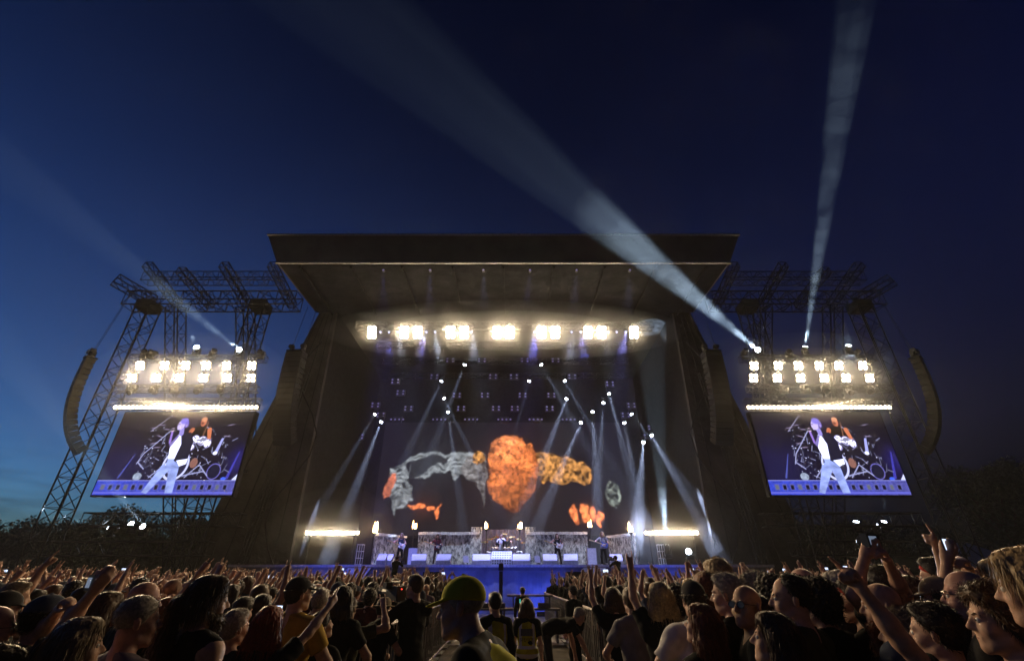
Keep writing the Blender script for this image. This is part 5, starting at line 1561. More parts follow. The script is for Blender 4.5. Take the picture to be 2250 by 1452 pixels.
        hm2 = grow(HF, .007 if res < .012 else .011, 'cap' if hat.startswith('cap') else hat); hm2.materials.append(cloth(extras['hat'] if extras and 'hat' in extras else 'charcoal', (.05, .05, .05)))
        link('cap' if hat.startswith('cap') else hat, hm2, t)
    if glasses:
        gb_ = MB(); fm = mat('glasses_frame', (.01, .01, .01), .3, var=0)
        for s in (-1, 1):
            c = T(s * .032, .102, .004)
            ring = [c + Rh @ V3(.027 * math.cos(a), 0, .019 * math.sin(a)) for a in np.linspace(0, 2 * math.pi, 13)]
            gb_.path([Vector(p) for p in ring], .0022, 4)
            if glasses == 'dark':
                gb_.add([Vector(p) for p in ring[:-1]], [tuple(range(12))])
            gb_.tube(Vector(T(s * .058, .098, .010)), Vector(T(s * .083, -.02, .012)), .0025, n=4)
        gb_.tube(Vector(T(-.006, .108, .008)), Vector(T(.006, .108, .008)), .0022, n=4)
        gb_.obj('glasses', fm, t)
    return t, dict(T=T, C=C, Rh=Rh, ends=ends, up=up, sc=sc, Rb=Rb)
# ------------------------------------------------------------------ the people
def place(px, top, D, extra=0.0):
    """floor point and standing height of someone whose crown shows at pixel (px, top) at optical depth D"""
    k = (726.0 - top) / FOC
    up = k * D
    dz = D * math.sin(PITCH) + up * math.cos(PITCH)
    y = D * math.cos(PITCH) - up * math.sin(PITCH)
    return Vector((CAMX + (px - 1125.0) / FOC * D, y, 0)), CAMZ + dz - extra

def near(label, px, top, D, extra=.02, **kw):
    loc, h = place(px, top, D, extra)
    h = h / 1.01
    kw.setdefault('res', .0095 if D < 4.2 else .0115)
    kw.setdefault('fuzzn', 2200 if D < 3.4 else (1100 if D < 5 else 0))
    kw.setdefault('seed', int(px) % 97 + 1)
    t, k = person(label, loc, h=h, **kw)
    return t, k

def hold(name, label, cat, owner, k, sides, mk, off=(0, 0, 0)):
    """something held in a hand (or between both): placed at the hands, in the world"""
    pts = [k['ends'][s][0] + k['ends'][s][1] * .09 for s in sides]
    m = sum(pts) / len(pts) + np.array(off)
    M = Matrix.Translation(owner.location) @ owner.rotation_euler.to_matrix().to_4x4() @ Matrix.Scale(k['sc'], 4)
    p = M @ Vector(m)
    t = thing(name, label, cat, p, None, owner.rotation_euler)
    mk(t)
    return t
PHB = mat('phone_shell', (.02, .02, .022), .3, var=0)
PHW = mat('pale_phone_shell', (.55, .53, .50), .35, var=.05)
PHS = mat('lit_phone_screen', (.05, .05, .06), .2, var=0, emit=(.62, .74, 1.0), es=.16)
def mk_phone(t, shell=PHB, land=True, screen=True, tilt=0):
    w, h = (.15, .075) if land else (.075, .15)
    MB().box((0, 0, 0), (w, .009, h)).obj('phone_case', shell, t)
    if screen: MB().box((0, -.0052, 0), (w * .92, .002, h * .9)).obj('screen', PHS, t)
def mk_camera(t):
    MB().box((0, 0, 0), (.13, .05, .085)).obj('camera_body', PHB, t)
    MB().lathe([(.032, 0), (.034, .05), (.028, .055)], (0, .025, 0), (0, 1, 0), 12).obj('lens', PHB, t)
    MB().box((-.01, -.0265, .0), (.075, .003, .055)).obj('screen', mat('dim_screen', (.04, .04, .05), .2, var=0, emit=(.4, .5, .7), es=.03), t)
def wt(px, py, D, loc, yaw, h):
    """a world point given by pixel and depth, expressed from a figure's shoulder frame"""
    k = (726.0 - py) / FOC; up = k * D
    p = Vector((CAMX + (px - 1125.0) / FOC * D, D * math.cos(PITCH) - up * math.sin(PITCH), CAMZ + D * math.sin(PITCH) + up * math.cos(PITCH)))
    sc = h / 1.75
    q = (p - loc) / sc
    q.rotate(Matrix.Rotation(-R(yaw), 3, 'Z'))
    return q
def reach(px, top, D, yaw, s, hx, hy, hD, extra=.02, build=1.0, female=False):
    """arm target (from the shoulder) that brings a hand to a given place"""
    loc, h = place(px, top, D, extra); h /= 1.01
    sw = .185 * (.92 if female else 1) * (.5 + .5 * build)
    q = wt(hx, hy, hD, loc, yaw, h)
    return tuple(np.array(q) - np.array((s * sw, -.01, 1.40)))

LEFTG, RIGHTG = None, None
# ---- left side, near
a1 = reach(118, 1297, 2.95, -38, -1, 168, 1292, 2.75); a2 = reach(118, 1297, 2.95, -38, 1, 214, 1288, 2.75)
o, k = near('person in a slate cap holding up a compact camera with both hands', 118, 1297, 2.95, .03, yaw=-38, head=(-8, 0, 0), hair=('short', 'dark'), hat='cap', extras={'hat': 'slate'}, shirt=('tee', 'charcoal'),
            arms=(('at', a1, (-1, .2, -.6), 'hold', (1, .4, 0)), ('at', a2, (1, .2, -.6), 'hold', (-1, .4, 0))))
hold('compact_camera', 'black compact camera held up in both hands of the person in the slate cap', 'camera', o, k, (-1, 1), mk_camera, (0, .03, .03))
near('person with long ash blond hair falling over dark shoulders, bottom left', 195, 1352, 2.35, yaw=-45, head=(-12, 6, 0), hair=('long', 'ash'), shirt=('tee', 'black'), female=True, arms=(('front',), ('front',)), fuzzn=4500)
near('person with cropped grey hair in a pale mauve tee shirt', 318, 1304, 2.6, .01, yaw=-30, head=(-15, 2, 0), hair=('buzz', 'grey'), shirt=('tee', 'mauve'), skin='pink', build=1.1, fuzzn=3000)
o, k = near('bald person raising a phone, behind the cropped grey head', 326, 1277, 3.5, 0, yaw=-35, hair=('bald', 'brown'), skin='pink', shirt=('tee', 'black'), arms=(('down',), ('phone',)))
hold('phone', 'phone held close to the face of the bald person on the left', 'phone', o, k, (1,), mk_phone, (0, .02, .05))
near('heavy bearded person with a brown ponytail and sleeveless black shirt', 468, 1258, 2.9, yaw=-30, head=(-22, 0, 0), hair=('ponytail', 'brown'), beard=('short', 'brown'), shirt=('sleeveless', 'black'), build=1.32, fuzzn=4500)
o, k = near('person with short bleached grey hair in a dark vest filming with a phone', 527, 1334, 3.5, yaw=-18, head=(-12, 5, 0), hair=('short', 'grey'), shirt=('sleeveless', 'charcoal'), female=True, arms=(('down',), ('phone',)))
hold('phone', 'phone with small blue screen in front of the short grey haired person', 'phone', o, k, (1,), lambda t: mk_phone(t, PHB, False), (0, .03, .06))
ra = reach(597, 1328, 3.45, -12, 1, 726, 1325, 3.7, female=True)
near('person with dyed red hair in a black vest stretching one arm out to point', 597, 1328, 3.45, yaw=-12, head=(5, 0, 0), hair=('bob', 'red'), shirt=('strap', 'black'), female=True, build=1.1, arms=(('front',), ('at', ra, (.6, -.2, -1), 'point', (-1, 0, -.3))), fuzzn=2500)
near('tall heavy person in a mustard yellow tee shirt and dark cap', 664, 1260, 4.15, .03, yaw=-22, head=(-18, 4, 0), hair=('short', 'dark'), hat='cap', glasses='clear', shirt=('tee', 'mustard'), build=1.35, arms=(('down',), ('front',)), fuzzn=0)
near('person with a dark beret, head bowed, black tee, at the left barrier', 716, 1338, 4.2, .02, yaw=-28, head=(-15, 18, 0), hair=('short', 'dark'), hat='beanie', extras={'hat': 'black'}, shirt=('tee', 'black'), arms=(('rail',), ('front',)))
near('person in black leaning both forearms on the left barrier, long straight dark hair', 748, 1284, 4.7, yaw=-10, lean=8, hair=('long', 'dark'), shirt=('tee', 'black'), arms=(('rail',), ('rail',)))
near('person in a grey cap and olive shirt with one arm bent over the head', 770, 1303, 5.0, .03, yaw=-5, hair=('short', 'grey'), hat='cap', extras={'hat': 'grey'}, shirt=('tee', 'olive'), arms=(('rail',), ('at', (.16, .22, .26), (1, .1, -.2), 'horns', (0, 1, 0))))
near('person in a beige fedora leaning on the left barrier', 838, 1306, 5.9, .05, yaw=-35, lean=6, hair=('short', 'dark'), hat='fedora', extras={'hat': 'beige'}, shirt=('tee', 'black'), arms=(('rail',), ('rail',)))
near('grey haired person with glasses just left of the long dark haired one', 708, 1290, 5.2, yaw=-10, hair=('short', 'grey'), shirt=('tee', 'navy'), glasses='clear')
near('person in a dark cap near the left edge of the picture', 25, 1290, 3.5, .03, yaw=-42, hair=('short', 'dark'), hat='cap', shirt=('tee', 'black'))
near('bald person with glasses and beard cut off by the left edge', 0, 1330, 2.8, 0, yaw=-45, hair=('bald', 'grey'), beard=('short', 'grey'), glasses='clear', shirt=('tee', 'black'), skin='pink')
near('tousled brown head in the bottom left corner', 5, 1416, 2.15, yaw=-40, hair=('mop', 'brown'), shirt=('tee', 'black'), female=True)
near('person with short ash hair behind the dark cap on the left', 46, 1275, 4.4, yaw=-40, hair=('short', 'ash'), shirt=('tee', 'charcoal'), arms=(('up', 'point'), ('down',)))
near('person with smooth brown hair right of the raised camera', 243, 1297, 3.9, yaw=-35, hair=('bob', 'brown'), shirt=('tee', 'black'), female=True)
near('person raising a fist with a leather wristband on the left', 292, 1312, 4.0, yaw=-28, hair=('short', 'brown'), shirt=('tee', 'black'), arms=(('at', (.05, .2, .42), (-1, .3, -.3), 'horns', (0, 1, 0)), ('down',)))
near('person in a pale lilac cap raising a tattooed arm with horned fingers', 408, 1297, 4.1, .03, yaw=-22, hair=('short', 'dark'), hat='cap', extras={'hat': 'mauve'}, shirt=('tee', 'black'), arms=(('down',), ('at', (-.02, .16, .52), (1, .3, -.2), 'horns', (0, 1, 0))))
near('long reddish haired person in glasses beside the cropped grey head', 375, 1310, 4.3, yaw=-40, hair=('long', 'ginger'), shirt=('tee', 'maroon'), glasses='clear', female=True)
near('broad dark haired person seen from behind, between the ponytail and the red hair', 540, 1308, 4.6, yaw=-12, hair=('short', 'dark'), shirt=('tee', 'charcoal'), build=1.15)
near('person with smooth dark round hair behind the red haired one', 580, 1303, 5.0, yaw=-10, hair=('bob', 'dark'), shirt=('tee', 'black'), female=True)
# ---- right side, near
ra = reach(2035, 1318, 2.35, 40, -1, 1838, 1226, 2.28)
near('dark haired person in black pointing far across the crowd with an outstretched arm', 2035, 1318, 2.35, yaw=40, hair=('short', 'dark'), shirt=('tee', 'black'), build=1.15, res=.008,
     arms=(('at', ra, (-.3, .2, -1), 'point', (-.2, 0, -1), (-.1, .0, .25)), ('down',)))
near('young person with tousled brown hair in profile at the lower right', 2165, 1280, 2.1, yaw=62, head=(8, 3, 0), hair=('mop', 'brown'), shirt=('tee', 'black'), res=.008, fuzzn=3500)
near('bald person with dark glasses right of the raised pointing arm', 2108, 1252, 2.7, 0, yaw=48, head=(8, 2, 0), hair=('bald', 'dark'), skin='pink', glasses='clear', shirt=('tee', 'charcoal'), build=1.15)
near('person with straight blond hair cut off by the right edge', 2242, 1200, 1.95, yaw=42, hair=('long', 'blond'), shirt=('tee', 'black'), female=True, fuzzn=6000)
near('person with receding dark hair in olive, profile turned left', 1725, 1256, 2.95, yaw=42, head=(32, 2, 0), hair=('receding', 'dark'), shirt=('tee', 'olive'), build=1.15, res=.008, fuzzn=2500)
near('shaven headed person in dark sunglasses facing back over the right barrier', 1630, 1284, 3.1, 0, yaw=75, head=(45, 8, 0), hair=('bald', 'grey'), skin='tan', glasses='dark', shirt=('tee', 'black'), arms=(('front',), ('rail',)), res=.008)
o, k = near('person with long brown hair and bare shoulders holding up a pale phone', 1683, 1340, 2.5, yaw=58, head=(10, 12, 0), hair=('long', 'brown'), shirt=('strap', 'black'), female=True, arms=(('front',), ('at', (-.12, .30, -.02), (1, -.3, -.8), 'hold', (-1, .3, 0))), res=.008, fuzzn=4500)
hold('phone', 'pale backed phone in the hand of the bare shouldered person', 'phone', o, k, (1,), lambda t: mk_phone(t, PHW, True, False), (-.02, .04, .02))
near('bald person with a very long ginger beard and dark blue shirt', 1925, 1280, 2.9, 0, yaw=50, head=(20, 0, 0), hair=('bald', 'ginger'), beard=('long', 'ginger'), shirt=('tee', 'slate'), build=1.25, res=.0085, fuzzn=2500)
near('person with short dark hair and a red headband beside the long beard', 1868, 1268, 3.3, yaw=48, hair=('short', 'dark'), hat='bandana', extras={'hat': 'red'}, shirt=('tee', 'black'))
near('long grey haired person in the right crowd under the pointing hand', 1838, 1251, 3.8, yaw=35, hair=('long', 'grey'), shirt=('tee', 'charcoal'))
near('person with cropped curly dark hair between the profile and the headband', 1786, 1273, 3.2, yaw=25, hair=('curly', 'dark'), shirt=('tee', 'black'))
near('curly haired person wearing a cap with its pale brim to the left', 2050, 1258, 3.1, .03, yaw=62, hair=('curly', 'dark'), hat='cap', extras={'hat': 'tan_cloth'}, shirt=('tee', 'black'))
o, k = near('person in a dark cap and pale printed tee shirt at the right barrier', 1517, 1268, 3.75, .03, yaw=4, hair=('short', 'dark'), hat='cap', shirt=('tee', 'white'), build=1.25, arms=(('rail',), ('down',)))
PRINTED = (o, k)
near('person with long reddish dark hair bowing before the pale printed tee', 1530, 1322, 3.15, yaw=35, head=(15, 15, 0), hair=('long', 'ginger'), shirt=('tee', 'black'), female=True, arms=(('rail',), ('front',)), fuzzn=4000)
near('person with swept back grey hair in a black tee, elbow on the barrier', 1592, 1256, 3.5, yaw=38, head=(14, 0, 0), hair=('short', 'grey'), shirt=('tee', 'black'), build=1.2, arms=(('rail',), ('down',)), fuzzn=2500)
o, k = near('long blond haired person in black raising horned fingers at the right barrier', 1447, 1276, 4.3, yaw=10, hair=('long', 'blond'), shirt=('tee', 'black'), female=True, arms=(('at', (-.02, .18, .50), (-1, .2, -.4), 'horns', (0, 1, 0)), ('rail',)))
near('person with short brown hair in a white tee shirt at the right barrier', 1384, 1287, 5.0, yaw=8, hair=('short', 'brown'), shirt=('tee', 'grey'), female=True, arms=(('rail',), ('down',)))
near('tall person with spiky blond hair in the right crowd', 1573, 1226, 4.5, yaw=15, hair=('mop', 'blond'), shirt=('tee', 'black'))
near('person with long ginger hair behind the dark cap', 1547, 1254, 4.4, yaw=10, hair=('long', 'ginger'), shirt=('tee', 'charcoal'))
near('person with big dark curly hair left of the dark cap', 1482, 1286, 4.5, yaw=12, hair=('curly', 'dark'), shirt=('tee', 'black'))
near('person with very long brown hair at the right barrier, arm raised', 1345, 1288, 6.0, yaw=8, hair=('long', 'brown'), shirt=('tee', 'black'), arms=(('up', 'point'), ('rail',)))
a1 = reach(1925, 1236, 3.3, 22, -1, 1900, 1215, 3.1); a2 = reach(1925, 1236, 3.3, 22, 1, 1938, 1206, 3.1)
o, k = near('person in a dark beanie lifting a small camera high with both bare arms', 1925, 1236, 3.3, .03, yaw=22, hair=('short', 'dark'), hat='beanie', extras={'hat': 'olive'}, shirt=('tee', 'charcoal'), arms=(('at', a1, (-1, .3, -.2), 'hold', (1, .3, 0)), ('at', a2, (1, .3, -.2), 'hold', (-1, .3, 0))))
hold('compact_camera', 'small silver camera lifted over the dark beanie', 'camera', o, k, (-1, 1), mk_camera, (0, .02, .03))
near('person in a bright red bandana cap in the right crowd', 2045, 1222, 4.0, .02, yaw=40, hair=('short', 'dark'), hat='bandana', extras={'hat': 'red'}, shirt=('tee', 'black'))
a1 = reach(2105, 1243, 3.3, 30, -1, 2078, 1222, 3.1); a2 = reach(2105, 1243, 3.3, 30, 1, 2112, 1222, 3.1)
o, k = near('person in a pale cap filming with a glowing tilted phone on the far right', 2105, 1243, 3.3, .03, yaw=30, hair=('short', 'brown'), hat='cap', extras={'hat': 'tan_cloth'}, shirt=('tee', 'black'), arms=(('at', a1, (-1, .3, -.2), 'hold', (1, .3, 0)), ('at', a2, (1, .3, -.2), 'hold', (-1, .3, 0))))
hold('phone', 'glowing phone held up by the person in the pale cap on the far right', 'phone', o, k, (-1, 1), mk_phone, (0, .02, .04))
a1 = reach(2092, 1247, 3.6, 32, -1, 2040, 1158, 3.4)
near('person throwing one arm up high, index finger out, far right', 2092, 1247, 3.6, yaw=32, hair=('short', 'dark'), shirt=('tee', 'black'), arms=(('at', a1, (-.6, .4, -.8), 'point', (0, 1, 0)), ('down',)))
near('grey curly haired person in the middle of the right crowd', 1650, 1259, 4.4, yaw=18, hair=('curly', 'grey'), shirt=('tee', 'charcoal'))
near('person with dark cropped curls beside the grey curls', 1688, 1264, 4.0, yaw=18, hair=('curly', 'dark'), shirt=('tee', 'black'))
near('bald person seen from behind in the right crowd', 1757, 1247, 3.9, 0, yaw=20, hair=('bald', 'brown'), skin='pink', shirt=('tee', 'black'))
near('person with light brown hair tied back at the right, under the blond edge', 2190, 1222, 3.0, yaw=35, hair=('ponytail', 'blond'), shirt=('tee', 'charcoal'), female=True)
near('fair short haired person low behind the pointing arm', 1962, 1335, 2.75, yaw=45, head=(10, 5, 0), hair=('mop', 'ash'), shirt=('tee', 'black'))
near('person with brown hair behind the long beard', 1985, 1262, 3.7, yaw=35, hair=('short', 'brown'), shirt=('tee', 'olive'))
near('dark haired person left of the sunglasses', 1655, 1300, 3.6, yaw=25, hair=('short', 'dark'), shirt=('tee', 'navy'))
# two-line print on the back of the pale tee
def text_on(owner, k, s_, x, z, size, mt, name, y=-.128, rotx_=90):
    c = bpy.data.curves.new(name, 'FONT'); c.body = s_; c.size = size; c.align_x = 'CENTER'; c.extrude = .0008
    tmp = bpy.data.objects.new(name, c); COL.objects.link(tmp)
    bpy.context.view_layer.update()
    me = bpy.data.meshes.new_from_object(tmp.evaluated_get(bpy.context.evaluated_depsgraph_get()))
    bpy.data.objects.remove(tmp); bpy.data.curves.remove(c)
    me.materials.clear(); me.materials.append(mt)
    o_ = link(name, me, owner, (x, y, z), (R(rotx_), 0, 0))
    return o_
INK = mat('shirt_ink', (.015, .015, .018), .7, var=0)
text_on(PRINTED[0], PRINTED[1], 'B R', 0, 1.31, .12, INK, 'shirt_print', -.146); text_on(PRINTED[0], PRINTED[1], 'F E', 0, 1.16, .12, INK, 'shirt_print', -.158)

# ---- stewards and crew in the gangway
VEST_STRIPE = mat('reflective_tape', (.55, .55, .52), .3, .2, var=.1)
def vest(owner, k, build=1.0, tape=True):
    F = Field(); i = .030; up = k['up']; b = build; Rb = k['Rb']
    F.ell(up(1.00), (.158 * b + i, .108 * b + i + .01, .16), None, .06); F.ell(up(1.27), (.165 * (.5 + .5 * b) + i, .108 * (.5 + .5 * b) + i, .165 + i), Rb, .08)
    F.cap(up(1.41, -.15), up(1.41, .15), .058 + i * .6, .058 + i * .6, .06)
    F.cuts = [(up(.86), V3(0, 0, -1)), (up(1.2, .195 * b), V3(1, 0, 0)), (up(1.2, -.195 * b), V3(-1, 0, 0))]
    F.dig(up(1.50, 0, .085), .105, .01); F.dig(up(1.30, -.27 * b, 0), .13, .02); F.dig(up(1.30, .27 * b, 0), .13, .02)
    F.wob = (.006, 20, 3)
    m = grow(F, .010, 'safety_vest'); m.materials.append(cloth('hivis', (.5, .6, .02))); m.materials.append(VEST_STRIPE)
    z = np.array([p.center[:] for p in m.polygons]) if len(m.polygons) < 60000 else None
    mi = np.zeros(len(m.polygons), np.int32)
    zz = z[:, 2]; xx = np.abs(z[:, 0])
    mi[((zz > .93) & (zz < .985)) | ((xx > .085) & (xx < .13) & (zz > 1.06)) | ((zz > 1.055) & (zz < 1.10))] = 1
    if tape: m.polygons.foreach_set('material_index', mi)
    link('safety_vest', m, owner)
o, k = near('steward in a yellow cap and yellow vest standing close in the gangway, in profile', 1170, 1206, 2.5, .03, yaw=78, lean=33, head=(4, 10, 0), hair=('buzz', 'grey'), hat='cap', extras={'hat': 'hivis'}, shirt=('long', 'black'), build=1.2, legs='charcoal', res=.008, fuzzn=0)
vest(o, k, 1.2, False)
text_on(o, k, 'SERVICE', 0, 1.13, .07, INK, 'vest_lettering', -.178)
o, k = near('steward with a long ponytail in a yellow cap and vest, seen from behind', 1157, 1310, 7.0, .03, yaw=-4, hair=('long', 'brown'), hat='cap', extras={'hat': 'hivis'}, shirt=('tee', 'black'), legs='black', female=True, res=.011)
vest(o, k, 1.0)
text_on(o, k, 'SERVICE', 0, 1.17, .062, INK, 'vest_lettering', -.152)
MB().box((0, -.150, 1.29), (.20, .006, .10)).obj('vest_badge', mat('badge_ink', (.05, .06, .09), .6, var=0), o)
o, k = near('steward in a yellow vest half hidden behind the profile of the near steward', 1088, 1298, 6.0, .02, yaw=25, hair=('short', 'dark'), shirt=('long', 'black'), legs='black', res=.012)
vest(o, k, 1.0)
loc, _h = place(1195, 1312, 8.6)
person('crew member in black bending down to reach the ground in the gangway', (loc.x, loc.y, 0), yaw=-80, h=1.8, lean=55, bend=20, hair=('short', 'grey'), shirt=('tee', 'black'), legs='charcoal', stance=.08, res=.012,
       arms=(('at', (0, .15, -.55), (0, 1, .3), 'relax'), ('at', (0, .28, -.5), (0, 1, .3), 'relax')))
o, k = near('cameraman in black with short hair standing at the left barrier', 915, 1260, 6.1, yaw=38, head=(25, 0, 0), hair=('short', 'brown'), shirt=('long', 'black'), legs='black', arms=(('at', (-.05, .30, -.05), (-1, 0, -.8), 'grip'), ('at', (-.1, .32, -.02), (1, 0, -.8), 'grip')), res=.0105)
def mk_broadcast(t):
    MB().box((0, 0, 0), (.13, .34, .17)).obj('camera_body', HOUSING, t); MB().lathe([(.05, 0), (.055, .18), (.075, .26), (.07, .27)], (0, .17, .0), (0, 1, 0), 12).obj('lens', HOUSING, t)
    MB().box((-.09, .08, .09), (.09, .12, .08)).obj('viewfinder', HOUSING, t); MB().tube((0, -.12, .13), (0, .14, .13), .014).obj('handle', HOUSING, t); MB().box((.0, -.175, .05), (.012, .004, .012)).obj('tally_light', mat('tally', (.3, .02, .02), .4, var=0, emit=(1, .05, .03), es=.4), t)
hold('broadcast_camera', 'shoulder broadcast camera held by the cameraman at the left barrier', 'camera', o, k, (-1, 1), mk_broadcast, (0, .02, .16))
near('crew member in dark clothes with a lanyard at the end of the right barrier', 1258, 1284, 10.0, yaw=40, hair=('short', 'dark'), hat='cap', shirt=('long', 'black'), legs='black', res=.014)
o, k = near('crew member in a teal lit vest sitting at the pit desk', 1148, 1288, 14.0, yaw=0, hair=('short', 'dark'), shirt=('long', 'black'), legs='black', res=.014)
TEAL = mat('teal_glow', (.1, .5, .45), .3, var=0, emit=(.1, .8, .7), es=.05)  # reflected teal light put in as a glow of the straps
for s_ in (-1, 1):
    MB().box((s_ * .09, -.128, 1.36), (.04, .012, .12)).obj('glowing_strap', TEAL, o)
for px, lb, dy in ((868, 'left', 0), (1357, 'right', 0)):
    loc = W(px, 1250, 27.6)
    rs_ = thing('camera_platform', 'low black platform carrying the %s pit cameraman' % lb, 'platform', (loc.x, 27.6, .012), 'camera platforms in the pit')
    MB().box((0, 0, .55), (1.6, 1.4, 1.1)).obj('deck', BLACK, rs_)
    o, k = person('silhouetted cameraman crouched over a camera on the %s pit platform' % lb, (loc.x, 27.55, 1.115), yaw=(-15 if px < 1100 else 15), h=1.72, lean=10, hair=('short', 'dark'), shirt=('long', 'black'), legs='black', res=.016,
                  arms=(('at', (.1, .30, .0), (-1, 0, -.8), 'grip'), ('at', (-.1, .32, .0), (1, 0, -.8), 'grip')))
    hold('broadcast_camera', 'large broadcast camera on the %s pit platform' % lb, 'camera', o, k, (-1, 1), mk_broadcast, (0, .05, .16))
# white tote bag over the right barrier
tb = thing('tote_bag', 'white cloth bag with an orange strap hanging over the right barrier', 'bag', (2.40, 8.6, .52))
m = MB(); m.hexa([(-.03, -.2, 0), (.05, -.2, 0), (.05, .2, 0), (-.03, .2, 0), (-.01, -.18, .46), (.03, -.18, .46), (.03, .18, .46), (-.01, .18, .46)]); m.obj('bag_body', cloth('white', (.6, .6, .6)), tb, (-.10, 0, 0))
MB().path([(-.09, -.12, .45), (-.04, -.03, .72), (-.09, .10, .45)], .012).obj('strap', cloth('strap_orange', (.5, .12, .03)), tb)

# ---- the band
def guitar(owner, k, col, label, neck_up=.32, scale=1.0, flipx=1):
    t = thing('electric_guitar', label, 'guitar', owner.matrix_basis @ Vector(k['up'](1.08, -.06, .19)), None, (0, 0, owner.rotation_euler[2]))
    Rg = Matrix.Rotation(-neck_up, 4, 'Y')
    body = [(-.26, -.12), (-.18, -.17), (-.05, -.14), (.03, -.165), (.13, -.13), (.15, -.06), (.10, -.03), (.12, .05), (.19, .12), (.14, .15), (.05, .11), (-.06, .12), (-.19, .15), (-.27, .08)]
    def put(mb, nm, mt):
        o = mb.obj(nm, mt, t); o.matrix_basis = Rg @ Matrix.Scale(scale, 4); return o
    put(MB().prism(body, -.022, .022), 'body', col)
    put(MB().prism([(-.14, -.09), (.04, -.10), (.10, -.03), (.02, .05), (-.1, .04)], .022, .026), 'pickguard', cloth('guard_white', (.6, .6, .62)))
    put(MB().box((.42, .015, 0), (.66, .025, .055)), 'neck', mat('maple_neck', (.45, .33, .18), .4))
    put(MB().prism([(.74, -.03), (.93, -.05), (.95, .02), (.76, .045)], .0, .022), 'headstock', mat('maple_neck', (.45, .33, .18), .4))
    MB().path([Vector((-.24, .0, .05)), Vector((-.18, -.12, .42)), Vector((.10, -.1, .42)), Vector((.14, -.02, .12))], .016, 5).obj('strap', BLACK, t)
    return t
def musician(label, px, py_feet, y, h, yaw, gcol=None, glabel=None, **kw):
    x = W(px, py_feet, y).x
    ga = (('at', (.0, .26, -.36), (-1, -.3, -.4), 'grip', (0, -1, .3)), ('at', (.34, .24, -.22), (1, -.2, -.6), 'grip', (0, -1, 0))) if gcol is None else (('at', (.05, .24, -.34), (-1, -.2, -.3), 'grip'), ('at', (.20, .30, -.16), (1, -.2, -.5), 'grip'))
    kw.setdefault('arms', ga)
    o, k = person(label, (x, y, DECK), yaw=yaw, h=h, res=.015, **kw)
    if gcol is not None:
        guitar(o, k, gcol, glabel)
    return o, k
WHITE_G = mat('white_guitar', (.75, .74, .70), .25, var=.05, coat=1); DARK_G = mat('dark_guitar', (.03, .03, .05), .25, var=.1); BLUE_G = mat('blue_guitar', (.10, .14, .45), .25, var=.1)
musician('guitarist with long fair hair playing a white guitar at the left of the stage', 877, 1232, 32.0, 1.82, 180, WHITE_G, 'white electric guitar held by the leftmost guitarist', hair=('long', 'ash'), shirt=('sleeveless', 'navy'), legs='black', stance=.06)
musician('guitarist in a dark hat and red shirt before the left scenery wall', 958, 1232, 32.6, 1.80, 185, DARK_G, 'dark electric guitar held by the guitarist in the red shirt', hair=('long', 'dark'), hat='bandana', extras={'hat': 'navy'}, shirt=('tee', 'maroon'), legs='charcoal', stance=.06)
musician('bass player with long dark hair and a white bass before the right scenery wall', 1226, 1232, 32.0, 1.80, 180, WHITE_G, 'white bass guitar with a long pale neck', hair=('long', 'brown'), shirt=('sleeveless', 'black'), legs='black', stance=.10)
musician('guitarist with long blond hair and white trainers at the right of the stage', 1328, 1234, 32.2, 1.92, 165, BLUE_G, 'pale blue electric guitar held by the blond guitarist', hair=('long', 'blond'), shirt=('tee', 'grey'), legs='black', stance=.03)
o, k = person('singer in dark jacket, white shirt and pale jeans, legs apart on the ramp', (W(1101, 1230, 32.3).x, 32.35, DECK + .02), yaw=172, h=1.80, res=.015, hair=('short', 'grey'), shirt=('tee', 'white'), legs='slate', stance=.22,
              arms=(('at', (.10, .22, .02), (-1, 0, -.8), 'grip'), ('front',)))
F = Field(); up = k['up']
for s_ in (-1, 1):
    F.ell(up(1.2, s_ * .13, 0), (.075, .13, .26), None, .05); F.cap(k['ends'][s_][3], k['ends'][s_][2], .068, .058, .04); F.cap(k['ends'][s_][2], k['ends'][s_][0], .058, .045, .03)
F.ell(up(1.24, 0, -.06), (.19, .09, .22), None, .05)
m = grow(F, .015, 'jacket'); m.materials.append(cloth('black', (0, 0, 0))); link('jacket', m, o)
hold('microphone', 'microphone at the mouth of the singer', 'microphone', o, k, (-1,), lambda t: (MB().tube((0, 0, -.08), (0, 0, .08), .014).obj('handle', HOUSING, t), MB().lathe([(.012, .08), (.026, .10), (.026, .12), (.01, .14)], n=10).obj('grille', STEEL, t)), (0, .02, .03))
person('drummer in black with bare arms behind the drum kit', (.30, 39.1, DECK + .42), yaw=180, h=1.72, res=.016, hair=('short', 'ash'), skin='pink', shirt=('sleeveless', 'black'), legs='black', arms=(('at', (-.15, .35, .05), (-1, 0, -.6), 'grip'), ('at', (.12, .3, .2), (1, 0, -.4), 'grip')))
